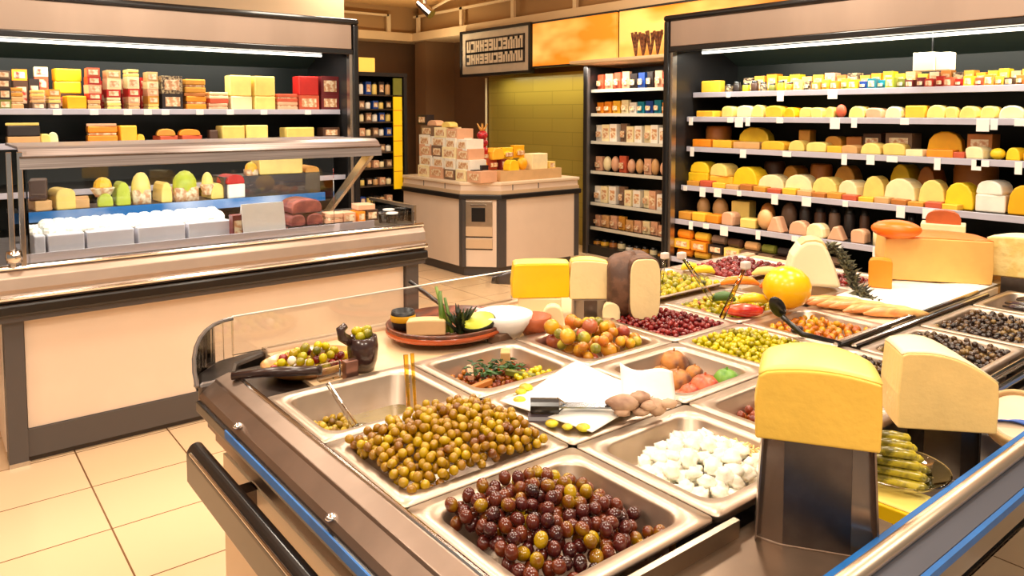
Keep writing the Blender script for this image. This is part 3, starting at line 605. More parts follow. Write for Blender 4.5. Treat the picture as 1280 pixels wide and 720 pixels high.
obj('bumper', box(B(), -.05, Wg+.04, -.055, .03, .70, .758), BLACK, t, bevel=.012)
obj('bumper_base', box(B(), -.03, Wg+.03, -.03, .03, .672, .70), GREYP, t)
bm = B(); prism(bm, [(-.03, .76), (.93, .76), (.93, .91), (.02, .91), (.0, .905), (-.035, .87), (-.045, .82), (-.04, .775)], 'x', -.03, Wg+.03); obj('apron', bm, mat('apron_steel', (188, 168, 152), .45, .8, var=.08, vs=5), t, bevel=.004)
bm = B(); tube(bm, [(-.035, -.048, .785), (Wg+.035, -.048, .785)], .012, 8); tube(bm, [(-.035, -.01, .912), (Wg+.03, -.01, .912)], .010, 8); obj('apron_moulding', bm, CHROME, t)
obj('deck', box(B(), 0, Wg, .03, .93, .912, .922), STEEL, t)
obj('product_rail', box(B(), .05, Wg-.3, .0, .012, .925, .965), mat('lilac_rail', (206, 206, 220), .3, .3), t)
# canopy, from x=.36 to 2.13
c0, c1 = .085, 1.88
ZT = 1.447
obj('canopy_top', box(B(), c0, c1, .06, .62, ZT-.012, ZT), mat('canopy_glass', (158, 148, 146), .3, .6), t, bevel=.003)
bm = B(); prism(bm, [(.055, ZT), (.02, ZT-.012), (-.02, ZT-.05), (-.025, ZT-.098), (-.015, ZT-.098), (-.01, ZT-.052), (.025, ZT-.02), (.055, ZT-.01)], 'x', c0, c1)
obj('canopy_front', bm, mat('canopy_steel', (186, 174, 170), .28, .75, var=.35, vs=6, stretch=(.3, 1, 30)), t)
bm = B(); tube(bm, [(c0, -.02, ZT-.045), (c1, -.02, ZT-.045)], .005, 6); obj('canopy_seam', bm, STEELD, t)
obj('front_glass', box(B(), c0+.02, c1-.30, -.012, -.006, .945, ZT-.1), GLASS, t)
for x in (.035, .075):
    bm = B(); box(bm, x, x+.022, -.02, .005, .915, ZT-.02); obj('canopy_post', bm, CHROME, t, bevel=.003)
bm = B(); lathe(bm, [(0, -.03), (.03, -.025), (.034, 0), (.03, .025), (0, .03)], 12, c=(.05, -.03, .965)); obj('post_knob', bm, CHROME, t, smooth=True)
bm = B(); prism(bm, [(.66, .925), (.74, .925), (.12, ZT-.09), (.02, ZT-.09)], 'x', c1-.04, c1-.015); obj('canopy_bracket', bm, mat('bracket', (190, 160, 120), .25, .7), t)
bm = B(); box(bm, c0+.02, c0+.028, .0, .7, .925, ZT-.02); obj('end_glass', bm, GLASS, t)
yb2 = .60; zs = atY(100, 262, GY+yb2).z
s = obj('middle_shelf', box(B(), .1, 1.80, yb2, .88, zs-.018, zs), STEELD, t)
obj('shelf_strip', box(B(), .1, 1.80, yb2-.012, yb2-.001, zs-.05, zs+.004), mat('blue_white_strip', (168, 190, 226), .35, c2=(24, 106, 176), vs=2.2), s)
obj('display_step', box(B(), 1.17, 1.78, yb2+.02, .86, zs+.001, zs+.13), mat('step_dark', (66, 60, 60), .4, .3), t)
obj('end_post', box(B(), Wg-.02, Wg, .02, .045, .915, 1.03), STEELW, t); obj('end_rail', box(B(), Wg-.02, Wg, .045, .6, 1.01, 1.03), STEELW, t)
obj('end_glass', box(B(), Wg-.014, Wg-.006, .05, .6, .925, 1.01), GLASS, t)
obj('low_glass', box(B(), c1-.26, Wg-.03, -.004, .002, .925, 1.0), GLASS, t)
WM = 'middle shelf inside the glass counter'
row = [(36, 60, 13, 'tan', 'flat'), (36, 60, 26, 'dark brown', 'block', 13), (63, 90, 27, 'straw', 'wedge'), (92, 113, 12, 'tan', 'flat'), (122, 143, 17, 'lime green', 'half'), (112, 146, 26, 'golden', 'bowl', 12), (144, 163, 30, 'lime green', 'half'), (164, 190, 40, 'pale yellow', 'dish'),
       (199, 214, 26, 'straw', 'half'), (217, 250, 38, 'lime green', 'dish'), (251, 271, 30, 'pale yellow', 'bowl', 6), (262, 281, 20, 'straw', 'half')]
place_goods('y', GY+yb2, zs+.002, row, WM, .18)
row = [(282, 306, 18, 'white', 'block'), (280, 305, 12, 'red', 'half', 18)]
place_goods('y', GY+yb2-.02, zs+.002, row, 'beside the dark step in the glass counter', .15)
row = [(308, 324, 17, 'golden', 'dish'), (326, 382, 20, 'pale yellow', 'block'), (385, 403, 8, 'ochre', 'half')]
place_goods('y', GY+yb2, zs+.132, row, 'on the dark step in the glass counter', .2)
# lower deck: white tubs with curd cheese
CURD = mat('white_curd', (252, 248, 236), .55, bump=.3, bs=60, sss=.1)
for i, (x0, x1, nm) in enumerate(((43, 57, 'narrow'), (60, 106, 'long'), (109, 168, 'longest'), (173, 232, 'wide'), (236, 288, 'square'))):
    a, b_ = atY(x0, 300, GY+.14), atY(x1, 300, GY+.14); W = b_.x-a.x
    t = thing('cheese_tub', f'{nm} grey tub of white fresh cheese, {ORD[i+1]} from left in the glass counter', 'tub', (a.x, GY+.14, .923), group='tubs of fresh cheese')
    bm = B(); prism(bm, [(.0, 0), (W, 0), (W, .10), (0, .10)], 'y', 0, .34); obj('tub', bm, mat('tub_grey', (214, 212, 220), .3, var=.05, vs=6), t, bevel=.006)
    bm = B(); n = max(3, int(W/.05))
    for k in range(n): ball(bm, (W*(k+.5)/n, .10+.05*(k % 2), .105), min(.045, W*.42)+.004*math.sin(k*2), (1, 1.2, .8), 10, 7, noise=.15)
    for k in range(n): ball(bm, (W*(k+.5)/n, .24, .11), min(.045, W*.42), (1, 1.2, .9), 10, 7, noise=.15)
    obj('fresh_cheese', bm, CURD, t)
row = [(289, 303, 30, 'burgundy', 'pack')]
place_goods('y', GY+.05, .925, row, 'behind the blank white card', .06)
a, b_ = atY(305, 280, GY+.03), atY(358, 280, GY+.03); W = b_.x-a.x
bm = B(); prism(bm, [(0, 0), (.006, 0), (.046, .185), (.040, .185)], 'x', 0, W); prism(bm, [(.040, .183), (.046, .183), (.10, 0), (.094, 0)], 'x', 0, W)
tag(obj('price_card', bm, WHITE, loc=(a.x, GY+.03, .924)), 'blank white folded card standing in the glass counter', 'card')
MEAT = mat('dark_meat', (142, 74, 62), .4, c2=(110, 50, 46), vs=18)
for i, (x0, x1, up, h) in enumerate(((366, 386, 0, .07), (387, 408, 0, .07), (368, 407, .072, .085))):
    a, b_ = atY(x0, 270, GY+.16), atY(x1, 270, GY+.16); W = b_.x-a.x
    bm = B(); rounded_slab(bm, W*.97, h, .2, .6)
    tag(obj('meat_joint', bm, MEAT, loc=((a.x+b_.x)/2, GY+.30, .942+up), bevel=.01), ['dark red meat joint, underneath and nearer the white card', 'dark red meat joint, underneath and farther from the white card', 'dark red meat joint lying on top of two others'][i], 'meat', 'meat joints in the glass counter')
a, b_ = atY(362, 270, GY+.05), atY(448, 270, GY+.05)
t = thing('steel_tray', 'low steel tray with black strips under the meat joints', 'tray', (a.x, GY+.10, .9235)); W = b_.x-a.x
obj('tray', box(B(), 0, W, 0, .4, 0, .016), STEEL, t); obj('front_strip', box(B(), .01, W*.45, -.01, -.001, .0, .035), BLACKM, t); obj('front_strip', box(B(), W*.5, W*.96, -.01, -.001, .0, .035), BLACKM, t)
row = [(412, 430, 14, 'pink tan', 'stackpack'), (431, 446, 13, 'pink tan', 'pack'), (449, 458, 13, 'orange', 'pack'), (459, 474, 14, 'dark brown', 'pack'), (450, 472, 7, 'pink tan', 'flat', 14)]
place_goods('y', GY+.12, .94, row, 'beside the meat joints in the glass counter', .12)
# clear deli pots at the open end
for i, (x, y_) in enumerate(((480, .14), (490, .10), (500, .16), (486, .26), (497, .30))):
    p = atY(x, 270, GY+y_); bm = B(); lathe(bm, [(0, 0), (.03, 0), (.036, .055), (.034, .055), (.028, .004), (0, .004)], 12)
    o = tag(obj('clear_pot', bm, PLEXI, loc=(p.x, GY+y_, .923)), ['clear pot without white lid, farthest left at the open end of the glass counter', 'clear pot with white lid, nearest the end post of the glass counter', 'clear pot without white lid, rightmost at the glass counter end', 'clear pot with white lid, behind the front pots at the counter end', 'clear pot without white lid, deepest inside the glass counter end'][i], 'pot', 'clear pots at the end of the counter')
    bm = B(); lathe(bm, [(0, .056), (.038, .056), (.038, .064), (0, .066)], 12); obj('lid', bm, WHITE if i % 2 else PLEXI, o)
# ================================================================== SERVE-OVER ISLAND (trays of olives)
ZR = .9
IX0, IX1 = .61, 3.75
t = thing('island_counter', 'large steel-rimmed island counter with dark bumper, holding the pans of olives', 'counter', (0, 0, 0))
obj('body', box(B(), IX0, IX1, .56, 2.0, .09, .70), BEIGE2, t)
obj('plinth', box(B(), IX0+.05, IX1-.05, .6, 1.95, 0, .09), GREYP, t)
obj('well_floor', box(B(), IX0+.02, IX1, .58, 2.2, .70, .725), STEELD, t)
# left rim, swept along Y
prof = [(.649, .902), (.640, .905), (.604, .894), (.601, .888), (.568, .866), (.560, .854), (.558, .838), (.566, .82), (.60, .80), (.60, .726), (.649, .726)]
RIM = mat('rim_steel', (150, 130, 116), .36, .9, var=.12, vs=9)
bm = B(); prism(bm, prof, 'y', .50, 2.03); obj('edge_rim', bm, RIM, t, bevel=.002)
bm = B(); tube(bm, [(.646, .52, .905), (.646, 2.0, .905)], .005, 8); obj('inner_bead', bm, CHROME, t)
obj('rim_edge_strip', box(B(), .550, .562, .5, 2.02, .822, .850), BLACK, t, bevel=.003)
obj('blue_edge_strip', box(B(), .5475, .5515, .5, 1.78, .834, .853), BLUE, t)
# back-left corner block and glass
bm = B(); pts = [(.652, 2.03)]
bm = B(); prism(bm, [(.56, 2.03), (.655, 2.03), (.70, 2.14), (.80, 2.19), (.80, 2.235), (.66, 2.2), (.585, 2.12)], 'z', .83, .888); obj('corner_cap', bm, STEELD, t, bevel=.01)
obj('back_rim', box(B(), .80, 3.3, 2.18, 2.235, .83, .895), mat('back_rim', (206, 176, 146), .35, .2), t, bevel=.008)
obj('back_wall', box(B(), .66, 3.3, 2.17, 2.21, .726, .83), BEIGE2, t)
gx1 = atY(640, 327, 2.2).x
obj('back_glass', box(B(), .705, gx1, 2.198, 2.206, .893, 1.005), PLEXI, t)
bm = B(); tube(bm, [(.705, 2.202, 1.007), (gx1, 2.202, 1.007)], .0035, 6); obj('glass_edge', bm, mat('glass_edge', (226, 220, 210), .2, .2), t)
# bowed corner glass
bm = B(); arc = []
for k in range(9):
    a = math.pi/2*k/8; arc.append((.705-.15*math.sin(a), 2.19-.17*(1-math.cos(a))))
for k in range(8):
    (xa, ya), (xb, ybb) = arc[k], arc[k+1]; h1, h2 = 1.004-.12*(k/8)**2.2, 1.004-.12*((k+1)/8)**2.2
    v = [bm.verts.new(q) for q in ((xa, ya, .885), (xb, ybb, .875), (xb, ybb, h2), (xa, ya, h1))]; bm.faces.new(v)
bmesh.ops.remove_doubles(bm, verts=bm.verts, dist=1e-5); obj('corner_glass', bm, PLEXI, t, solid=.005)
bm = B(); tube(bm, [(arc[k][0], arc[k][1], 1.005-.12*(k/8)**2.2) for k in range(9)], .006, 8); obj('corner_glass_edge', bm, mat('corner_edge', (150, 146, 144), .2, .7), t)
# bumper rail held off the side
bm = B(); prism(bm, [(.518, .650), (.535, .640), (.552, .652), (.552, .752), (.540, .766), (.520, .762), (.508, .745), (.508, .67)], 'y', .35, 1.97); obj('bumper_rail', bm, BLACK, t, bevel=.012, seg=3)
obj('bumper_bracket', box(B(), .54, .615, 1.75, 1.80, .66, .70), STEELD, t); obj('bumper_bracket', box(B(), .54, .615, .9, .95, .66, .70), STEELD, t)
bm = B(); tube(bm, [(.509, .5, .752), (.509, 1.93, .752)], .004, 6); obj('bumper_highlight_strip', bm, CHROME, t)
for y in (1.74, 1.24): bm = B(); ball(bm, (.566, y, .872 if y > 1.5 else .868), .012, (1, 1, .6), 10, 6); obj('rim_screw', bm, CHROME, t, smooth=True)
# right-hand rail, swept along X
obj('rail_blue_strip', box(B(), .60, 3.75, .556, .568, .868, .902), BLUE, t, bevel=.002)
obj('rail_inner_wall', box(B(), .60, 3.75, .540, .556, .726, .895), STEELD, t)
bm = B(); tube(bm, [(.6, .534, .908), (3.75, .534, .908)], .014, 12); obj('rail_tube', bm, mat('rail_chrome', (206, 184, 160), .38, .9), t, smooth=True)
bm = B(); prism(bm, [(.555, .897), (.523, .896), (.492, .880), (.489, .868), (.50, .83), (.555, .80)], 'x', .55, 3.75); obj('edge_rim', bm, mat('blued_steel', (104, 106, 116), .45, .5), t)
obj('blue_edge_strip', box(B(), .55, 3.75, .480, .489, .868, .882), BLUE, t)
obj('rim_edge_strip', box(B(), .55, 3.75, .482, .494, .83, .867), BLACK, t)
obj('side_glass', box(B(), .62, 3.7, .505, .512, .40, .81), GLASS, t)
bm = B(); tube(bm, [(.8, .45, .715), (3.7, .45, .715)], .016, 10); obj('hand_rail', bm, CHROME, t, smooth=True)
DECK0 = mat('cream_deck', (236, 204, 160), .3, var=.06, vs=6)
obj('front_ledge', box(B(), .655, 1.35, .568, .762, .853, .863), mat('ledge_steel', (132, 112, 94), .35, .9, var=.15, vs=7), t); obj('well_shelf', box(B(), 1.352, 3.37, .568, .762, .792, .801), STEELW, t); obj('end_deck', box(B(), 3.38, 3.75, .568, 1.13, .85, .862), DECK0, t)
obj('front_ledge_lip', box(B(), .655, 1.10, .748, .760, .863, .893), STEELW, t)
# double divider between the green and dark trays
bm = B(); tube(bm, [(2.13, 1.132, .910), (3.19, 1.132, .910)], .008, 8); tube(bm, [(2.175, 1.098, .906), (3.19, 1.098, .906)], .008, 8); obj('divider_rail', bm, CHROME, t)
bm = B(); tube(bm, [(1.95, .735, .904), (3.3, .735, .904)], .009, 8); tube(bm, [(1.95, .70, .90), (3.3, .70, .90)], .009, 8); obj('divider_rail', bm, CHROME, t)
DECK = mat('cream_deck', (236, 204, 160), .3, var=.06, vs=6)
obj('back_deck', box(B(), .80, 3.3, 1.812, 2.18, .872, .884), DECK, t)
obj('back_deck', box(B(), .655, .80, 1.812, 2.12, .862, .874), STEELD, t)
# ------------------------------------------------------------------ gastronorm pans
def pan(label, x0, x1, y0, y1, depth=.11, lip=.032, mi=PAN, r=.045, ztop=ZR, name='steel_pan', group='pans set in the island counter'):
    g_ = .0035; cx_, cy_ = (x0+x1)/2, (y0+y1)/2; w_, d_ = (x1-x0)/2-g_, (y1-y0)/2-g_
    rings = [(w_, d_, .012, -.004), (w_, d_, .012, .001), (w_-lip, d_-lip, r, .001), (w_-lip-.004, d_-lip-.004, r, -.006), (w_-lip-.012, d_-lip-.012, r, -depth+.02), (w_-lip-.03, d_-lip-.03, r*.8, -depth)]
    bm = B(); vr = []
    for a, b_, rr, z in rings:
        vr.append([bm.verts.new((px, py, z)) for px, py in rrect(-a, a, -b_, b_, rr)])
    for A_, B_ in zip(vr, vr[1:]):
        n = len(A_)
        for i in range(n): bm.faces.new((A_[i], A_[(i+1) % n], B_[(i+1) % n], B_[i]))
    bm.faces.new(vr[-1])
    bmesh.ops.recalc_face_normals(bm, faces=bm.faces)
    for f in bm.faces: f.smooth = True
    o = obj(name, bm, mi, loc=(cx_, cy_, ztop), solid=.0015)
    return tag(o, label, 'pan', group)
XG = [.65, 1.06, 1.43, 1.80, 2.13, 2.50, 2.87, 3.24]; YG = [1.80, 1.465, 1.13, .765]
def P_(c, r, label, **k): return pan(label, XG[c], XG[c+1], YG[r+1], YG[r], **k)
P_(0, 0, 'nearly empty deep steel pan with a few spiced olives in brine')
P_(0, 1, 'steel pan heaped high with green-gold olives')
P_(0, 2, 'steel pan heaped with dark purple olives, nearest the camera')
P_(1, 0, 'steel pan with a shallow mix of herbs and chopped olives')
P_(1, 1, 'shallow steel pan under white paper and steel tongs', depth=.03)
P_(1, 2, 'steel pan with white crumbly cheese cubes', depth=.07)
P_(2, 0, 'steel pan of large yellow and red stuffed fruit')
P_(2, 1, 'steel pan with a few big brown figs and a green one', depth=.075)
P_(2, 2, 'steel pan of small reddish olives partly hidden by the big cheese', depth=.08)
P_(3, 0, 'steel pan full of small crimson olives', lip=.022)
P_(3, 1, 'steel pan full of small bright yellow-green olives', lip=.022)
P_(4, 0, 'steel pan of mixed yellow and green olives behind the clear tongs')
P_(4, 1, 'steel pan of red and yellow mix with the black spoon')
P_(5, 0, 'steel pan of sliced peppers and red pieces beyond the mixed olives'); P_(6, 0, 'steel pan of dark red onions farthest along the middle row')
pan('steel pan of black olives, nearer of the dark pair', 2.17, 2.56, .765, 1.085, lip=.02); pan('steel pan of black olives, farther of the dark pair', 2.57, 2.99, .765, 1.085, lip=.02)
pan('steel pan of dark fish fillets under the square steel stand', 3.00, 3.36, .765, 1.085, lip=.015)
pan('steel pan of small black olives tucked behind the second big cheese', 1.80, 2.165, .765, 1.125, lip=.02)
pan('steel pan of green herbs and peppers near the upright half wheel', 2.13, 2.60, 1.815, 2.165, depth=.025, ztop=.915, lip=.012)
pan('steel pan of red and green chopped vegetables at the back edge', 2.61, 3.10, 1.815, 2.165, depth=.025, ztop=.915, lip=.012)
# ------------------------------------------------------------------ olives
def olmat(name, stops, rough=.22, scale=22):
    m = bpy.data.materials.new(name); m.use_nodes = True; nt = m.node_tree; b = nt.nodes['Principled BSDF']
    oi = nt.nodes.new('ShaderNodeObjectInfo'); g = nt.nodes.new('ShaderNodeNewGeometry'); n = nt.nodes.new('ShaderNodeTexNoise'); n.inputs['Scale'].default_value = scale; n.inputs['Detail'].default_value = 4
    nt.links.new(g.outputs['Position'], n.inputs['Vector'])
    a = nt.nodes.new('ShaderNodeMath'); a.operation = 'MULTIPLY_ADD'; a.inputs[1].default_value = .75; nt.links.new(oi.outputs['Random'], a.inputs[0])
    s = nt.nodes.new('ShaderNodeMath'); s.operation = 'MULTIPLY_ADD'; s.inputs[1].default_value = 1.5; s.inputs[2].default_value = -.62; nt.links.new(n.outputs['Fac'], s.inputs[0]); nt.links.new(s.outputs[0], a.inputs[2])
    r = nt.nodes.new('ShaderNodeValToRGB'); nt.links.new(a.outputs[0], r.inputs['Fac'])
    e = r.color_ramp.elements
    for i, (p, c) in enumerate(stops):
        el = e[i] if i < 2 else e.new(p)
        el.position = p; el.color = (*lin(c), 1)
    hs = nt.nodes.new('ShaderNodeHueSaturation'); hs.inputs['Saturation'].default_value = 1.06; hs.inputs['Value'].default_value = .74; nt.links.new(r.outputs[0], hs.inputs['Color']); nt.links.new(hs.outputs[0], b.inputs['Base Color']); b.inputs['Roughness'].default_value = rough; b.inputs['Coat Weight'].default_value = .3; b.inputs['Coat Roughness'].default_value = .12
    b.inputs['Subsurface Weight'].default_value = 0
    return m
O_GREEN = olmat('green_olive_skin', [(0, (128, 70, 24)), (.3, (172, 122, 26)), (.62, (196, 152, 30)), (1, (222, 186, 60))])
O_DARK = olmat('purple_olive_skin', [(0, (48, 20, 22)), (.35, (92, 36, 32)), (.68, (124, 60, 36)), (.86, (160, 120, 32)), (1, (200, 164, 40))])
O_RED = olmat('crimson_olive_skin', [(0, (84, 20, 24)), (.5, (134, 36, 40)), (1, (176, 66, 62))])
O_YEL = olmat('yellow_olive_skin', [(0, (140, 128, 14)), (.4, (204, 188, 20)), (1, (246, 226, 60))])
O_MIX = olmat('mixed_olive_skin', [(0, (96, 96, 24)), (.4, (196, 184, 30)), (.75, (240, 214, 50)), (1, (180, 70, 40))])
O_BLK = olmat('black_olive_skin', [(0, (22, 16, 16)), (.5, (56, 38, 30)), (.8, (100, 72, 44)), (1, (150, 120, 70))])
O_SPC = olmat('spiced_olive_skin', [(0, (110, 70, 22)), (.5, (196, 160, 40)), (1, (222, 196, 80))])
O_ROS = olmat('reddish_olive_skin', [(0, (110, 40, 40)), (.5, (170, 84, 50)), (1, (216, 150, 60))])
O_ORG = olmat('orange_olive_skin', [(0, (170, 60, 30)), (.5, (220, 130, 40)), (1, (250, 200, 60))])
def olive_mesh(r, el=1.12, n=12, m=8):
    bm = B(); ball(bm, (0, 0, 0), r*.95, (el, 1, 1), n, m)
    for f in bm.faces: f.smooth = True
    me = bpy.data.meshes.new('olive'); bm.to_mesh(me); bm.free(); return me
def pile(name, label, cat, group, rect, r, zbase, target, m, nmax, limit, seed=1, hexk=60, el=1.12, seg=(12, 8), base_label=None, base_mat=None, inside=None, mesh=None, indiv=True):
    """drop spheres one after another to their lowest rest position until the heap reaches target(x, y)"""
    rng = np.random.RandomState(seed); x0, x1, y0, y1 = rect; P = np.zeros((0, 3)); T = np.vectorize(target)
    for i in range(nmax):
        c = np.column_stack([rng.uniform(x0+r, x1-r, hexk), rng.uniform(y0+r, y1-r, hexk)])
        if inside is not None: c = c[[inside(a, b_) for a, b_ in c]]
        if not len(c): continue
        z = np.full(len(c), zbase+r)
        tg = T(c[:, 0], c[:, 1]); z = np.maximum(z, tg-3.4*r)
        if len(P):
            d2 = ((c[:, None, :]-P[None, :, :2])**2).sum(2); hit = d2 < 4*r*r
            zz = np.where(hit, P[None, :, 2]+np.sqrt(np.maximum(4*r*r-d2, 0)), -9).max(1); z = np.maximum(z, zz)
        q = z-tg; k = int(np.argmin(q))
        if q[k] > -.55*r: continue
        P = np.vstack([P, [c[k, 0], c[k, 1], z[k]]])
    if not len(P): return P
    dep = P[:, 2]-T(P[:, 0], P[:, 1]); order = np.argsort(-dep)
    top, low = order[:limit], order[limit:]
    me = mesh or olive_mesh(r, el, *seg); me.materials.clear(); me.materials.append(m)
    first = None
    for j in top:
        o = bpy.data.objects.new(name, me) if first is None else first.copy(); COL.objects.link(o)
        if first is None: first = o; tag(o, label, cat, group)
        o.location = P[j]; o.rotation_euler = (random.random()*6, random.random()*6, random.random()*6)
    low = [j for j in low if x0+.014 < P[j, 0]-r*.2 and P[j, 0]+r*.2 < x1-.014 and y0+.014 < P[j, 1]-r*.2 and P[j, 1]+r*.2 < y1-.014]
    if len(low):
        bm = B()
        for j in low: ball(bm, P[j], r*.96, (1, 1, 1), 8, 6)
        o = obj(name+'_layer', bm, m, smooth=True); tag(o, base_label or f'lower layer of {group}', cat, None, 'stuff')
    return P
def bump(cx, cy, rx, ry, h, z): return lambda x, y: z+h*max(0, 1-((x-cx)/rx)**2-((y-cy)/ry)**2)
def inner(c, r, lip=.045): return (XG[c]+lip, XG[c+1]-lip, YG[r+1]+lip, YG[r]-lip)
pile('green_olive', 'green-gold olive heaped in the pan behind the dark purple olives', 'olive', 'green-gold olives heaped in the pan', inner(0, 1, .032), .0098, .835, bump(.875, 1.315, .28, .25, .068, .894), O_GREEN, 1300, 300, 3)
pile('dark_olive', 'dark purple or mottled olive in the pan nearest the camera', 'olive', 'dark purple olives in the nearest pan', (.698, 1.012, .803, 1.086), .0125, .81, bump(.80, 1.0, .24, .22, .07, .872), O_DARK, 800, 300, 5, el=1.18)
pile('crimson_olive', 'small crimson olive in the pan beneath the upright half wheel', 'olive', 'small crimson olives', inner(3, 0, .026), .0092, .865, bump(1.95, 1.63, .25, .25, .015, .897), O_RED, 640, 290, 7, seg=(9, 6))
pile('yellow_olive', 'small bright yellow-green olive behind the big yellow cheese', 'olive', 'small yellow-green olives', inner(3, 1, .026), .0088, .865, bump(1.95, 1.30, .25, .25, .015, .899), O_YEL, 700, 300, 8, seg=(9, 6))
pile('mixed_olive', 'yellow or green olive around the clear tongs', 'olive', 'mixed olives around the clear tongs', inner(4, 0, .03), .011, .865, bump(2.3, 1.63, .3, .3, .01, .897), O_MIX, 330, 250, 9, seg=(8, 5))
SP_ = atZ(408, 532, .838); SPX, SPY = SP_.x, SP_.y
pile('spiced_olive', 'small spiced olive lying in the nearly empty pan', 'olive', 'spiced olives in the nearly empty pan', (SPX-.075, SPX+.065, SPY-.05, SPY+.06), .009, .81, lambda x, y: .84, O_SPC, 120, 100, 10, seg=(9, 6), el=1.2)
pile('reddish_olive', 'small reddish olive beside the big yellow cheese', 'olive', 'reddish olives beside the big cheese', (1.475, 1.75, .835, 1.085), .0115, .835, lambda x, y: .872, O_ROS, 260, 170, 11, seg=(9, 6))
pile('pepper_piece', 'red or yellow chopped piece in the pan with the black spoon', 'antipasto', 'pieces in the pan with the black spoon', inner(4, 1, .03), .012, .865, lambda x, y: .887, O_ORG, 260, 150, 12, seg=(7, 5), el=1.3)
pile('black_olive', 'small black olive in the pan beyond the second big cheese', 'olive', 'black olives in the nearer dark pan', (2.195, 2.54, .788, 1.062), .0096, .868, lambda x, y: .901, O_BLK, 520, 150, 13, seg=(8, 5))
pile('black_olive', 'small black olive in the pan next to the fish fillets', 'olive', 'black olives in the farther dark pan', (2.595, 2.965, .788, 1.062), .0098, .868, lambda x, y: .901, O_BLK, 520, 150, 14, seg=(8, 5))
pile('herbed_olive', 'dark olive in the pan tucked behind the two big cheeses', 'olive', 'olives behind the two big cheeses', (1.825, 2.14, .79, 1.10), .0098, .868, lambda x, y: .90, O_BLK, 420, 110, 15, seg=(8, 5))
# far mixes: peppers and onions in three pans
pile('red_onion', 'dark red round pickle in the farthest middle pan', 'pickle', 'dark red pickles in the farthest pan', inner(6, 0, .03), .014, .865, lambda x, y: .90, O_RED, 150, 90, 16, seg=(8, 5))
pile('green_pickle', 'green and yellow chopped pickle near the upright half wheel', 'pickle', 'green pickles near the half wheel', (2.16, 2.57, 1.84, 2.14), .014, .893, lambda x, y: .915, O_MIX, 170, 110, 17, seg=(8, 5), el=1.3)
pile('red_pickle', 'red chopped pickle in the back-edge pan', 'pickle', 'red pickles in the back-edge pan', (2.64, 3.07, 1.84, 2.14), .015, .893, lambda x, y: .917, O_RED, 170, 100, 18, seg=(8, 5), el=1.3)
def brine(rect, z, m, label, r=.04): # liquid or mush surface in a pan: one stuff object
    x0, x1, y0, y1 = rect; bm = B(); prism(bm, rrect(x0, x1, y0, y1, r), 'z', z-.01, z); return tag(obj('brine', bm, m), label, 'brine', None, 'stuff')
BR = mat('olive_brine', (120, 104, 50), .06, coat=.6, var=.2, vs=20, world=True)
brine(inner(0, 0, .05), .818, BR, 'murky brine in the nearly empty pan')
HERB = mat('herb_mush', (70, 84, 28), .5, c2=(150, 110, 30), vs=60, world=True, bump=.6, bs=90)
brine(inner(1, 0, .05), .835, HERB, 'oily herb mix covering the herb pan')
# ------------------------------------------------------------------ herb pan contents
def chunk(name, label, cat, group, m, pos, size, rz=0, noise=.25, kind='ball', rx=0):
    bm = B()
    if kind == 'ball': ball(bm, (0, 0, 0), 1, size, 10, 7, noise=noise)
    else: box(bm, -size[0], size[0], -size[1], size[1], -size[2], size[2])
    o = obj(name, bm, m, smooth=kind == 'ball', loc=pos, rz=rz, bevel=.003 if kind != 'ball' else 0); o.rotation_euler[0] = rx
    return tag(o, label, cat, group)
GRN = mat('leaf_green', (56, 104, 34), .45, c2=(30, 60, 20), vs=40)
bm = B()
for k in range(70):
    a = random.random()*6.28; x, y = random.gauss(0, .05), random.gauss(0, .028); L = .018+random.random()*.02; z = .006+random.random()*.03
    v = [bm.verts.new(q) for q in ((x, y, z), (x+L*.4*math.cos(a+.6), y+L*.4*math.sin(a+.6), z+.006), (x+L*math.cos(a), y+L*math.sin(a), z+.002), (x+L*.4*math.cos(a-.6), y+L*.4*math.sin(a-.6), z+.004))]; bm.faces.new(v)
tag(obj('chopped_herbs', bm, GRN, loc=(1.245, 1.66, .862), solid=.0012), 'chopped green herbs over the herb pan', 'herbs', None, 'stuff')
pile('herb_pan_olive', 'small mixed olive or red bit in the herb pan', 'olive', 'olives and red bits in the herb pan', inner(1, 0, .05), .0088, .835, lambda x, y: .864, O_ROS, 420, 170, 20, seg=(8, 5))
pile('herb_pan_yellow_olive', 'small yellow olive at the far end of the herb pan', 'olive', 'yellow olives at one end of the herb pan', (1.27, 1.375, 1.52, 1.62), .009, .862, lambda x, y: .884, O_YEL, 70, 50, 21, seg=(8, 5))
chunk('cheese_cube', 'beige cheese block leaning in the herb pan', 'cheese', None, CM['tan'], (1.325, 1.70, .875), (.022, .014, .035), .9, kind='box')
for i, (x, y, a) in enumerate(((1.16, 1.60, .2), (1.20, 1.70, 1.0), (1.30, 1.60, 2.0))):
    chunk('salami_stick', ['pink stick lying lowest in the herb pan', 'pink stick beside the herbs, nearest the wicker tray', 'pale stick next to the yellow olives in the herb pan'][i], 'salami', None, [CM['amber brown'], CM['pink tan'], CM['olive green']][i], (x, y, .872), (.045, .008, .008), a, kind='box')
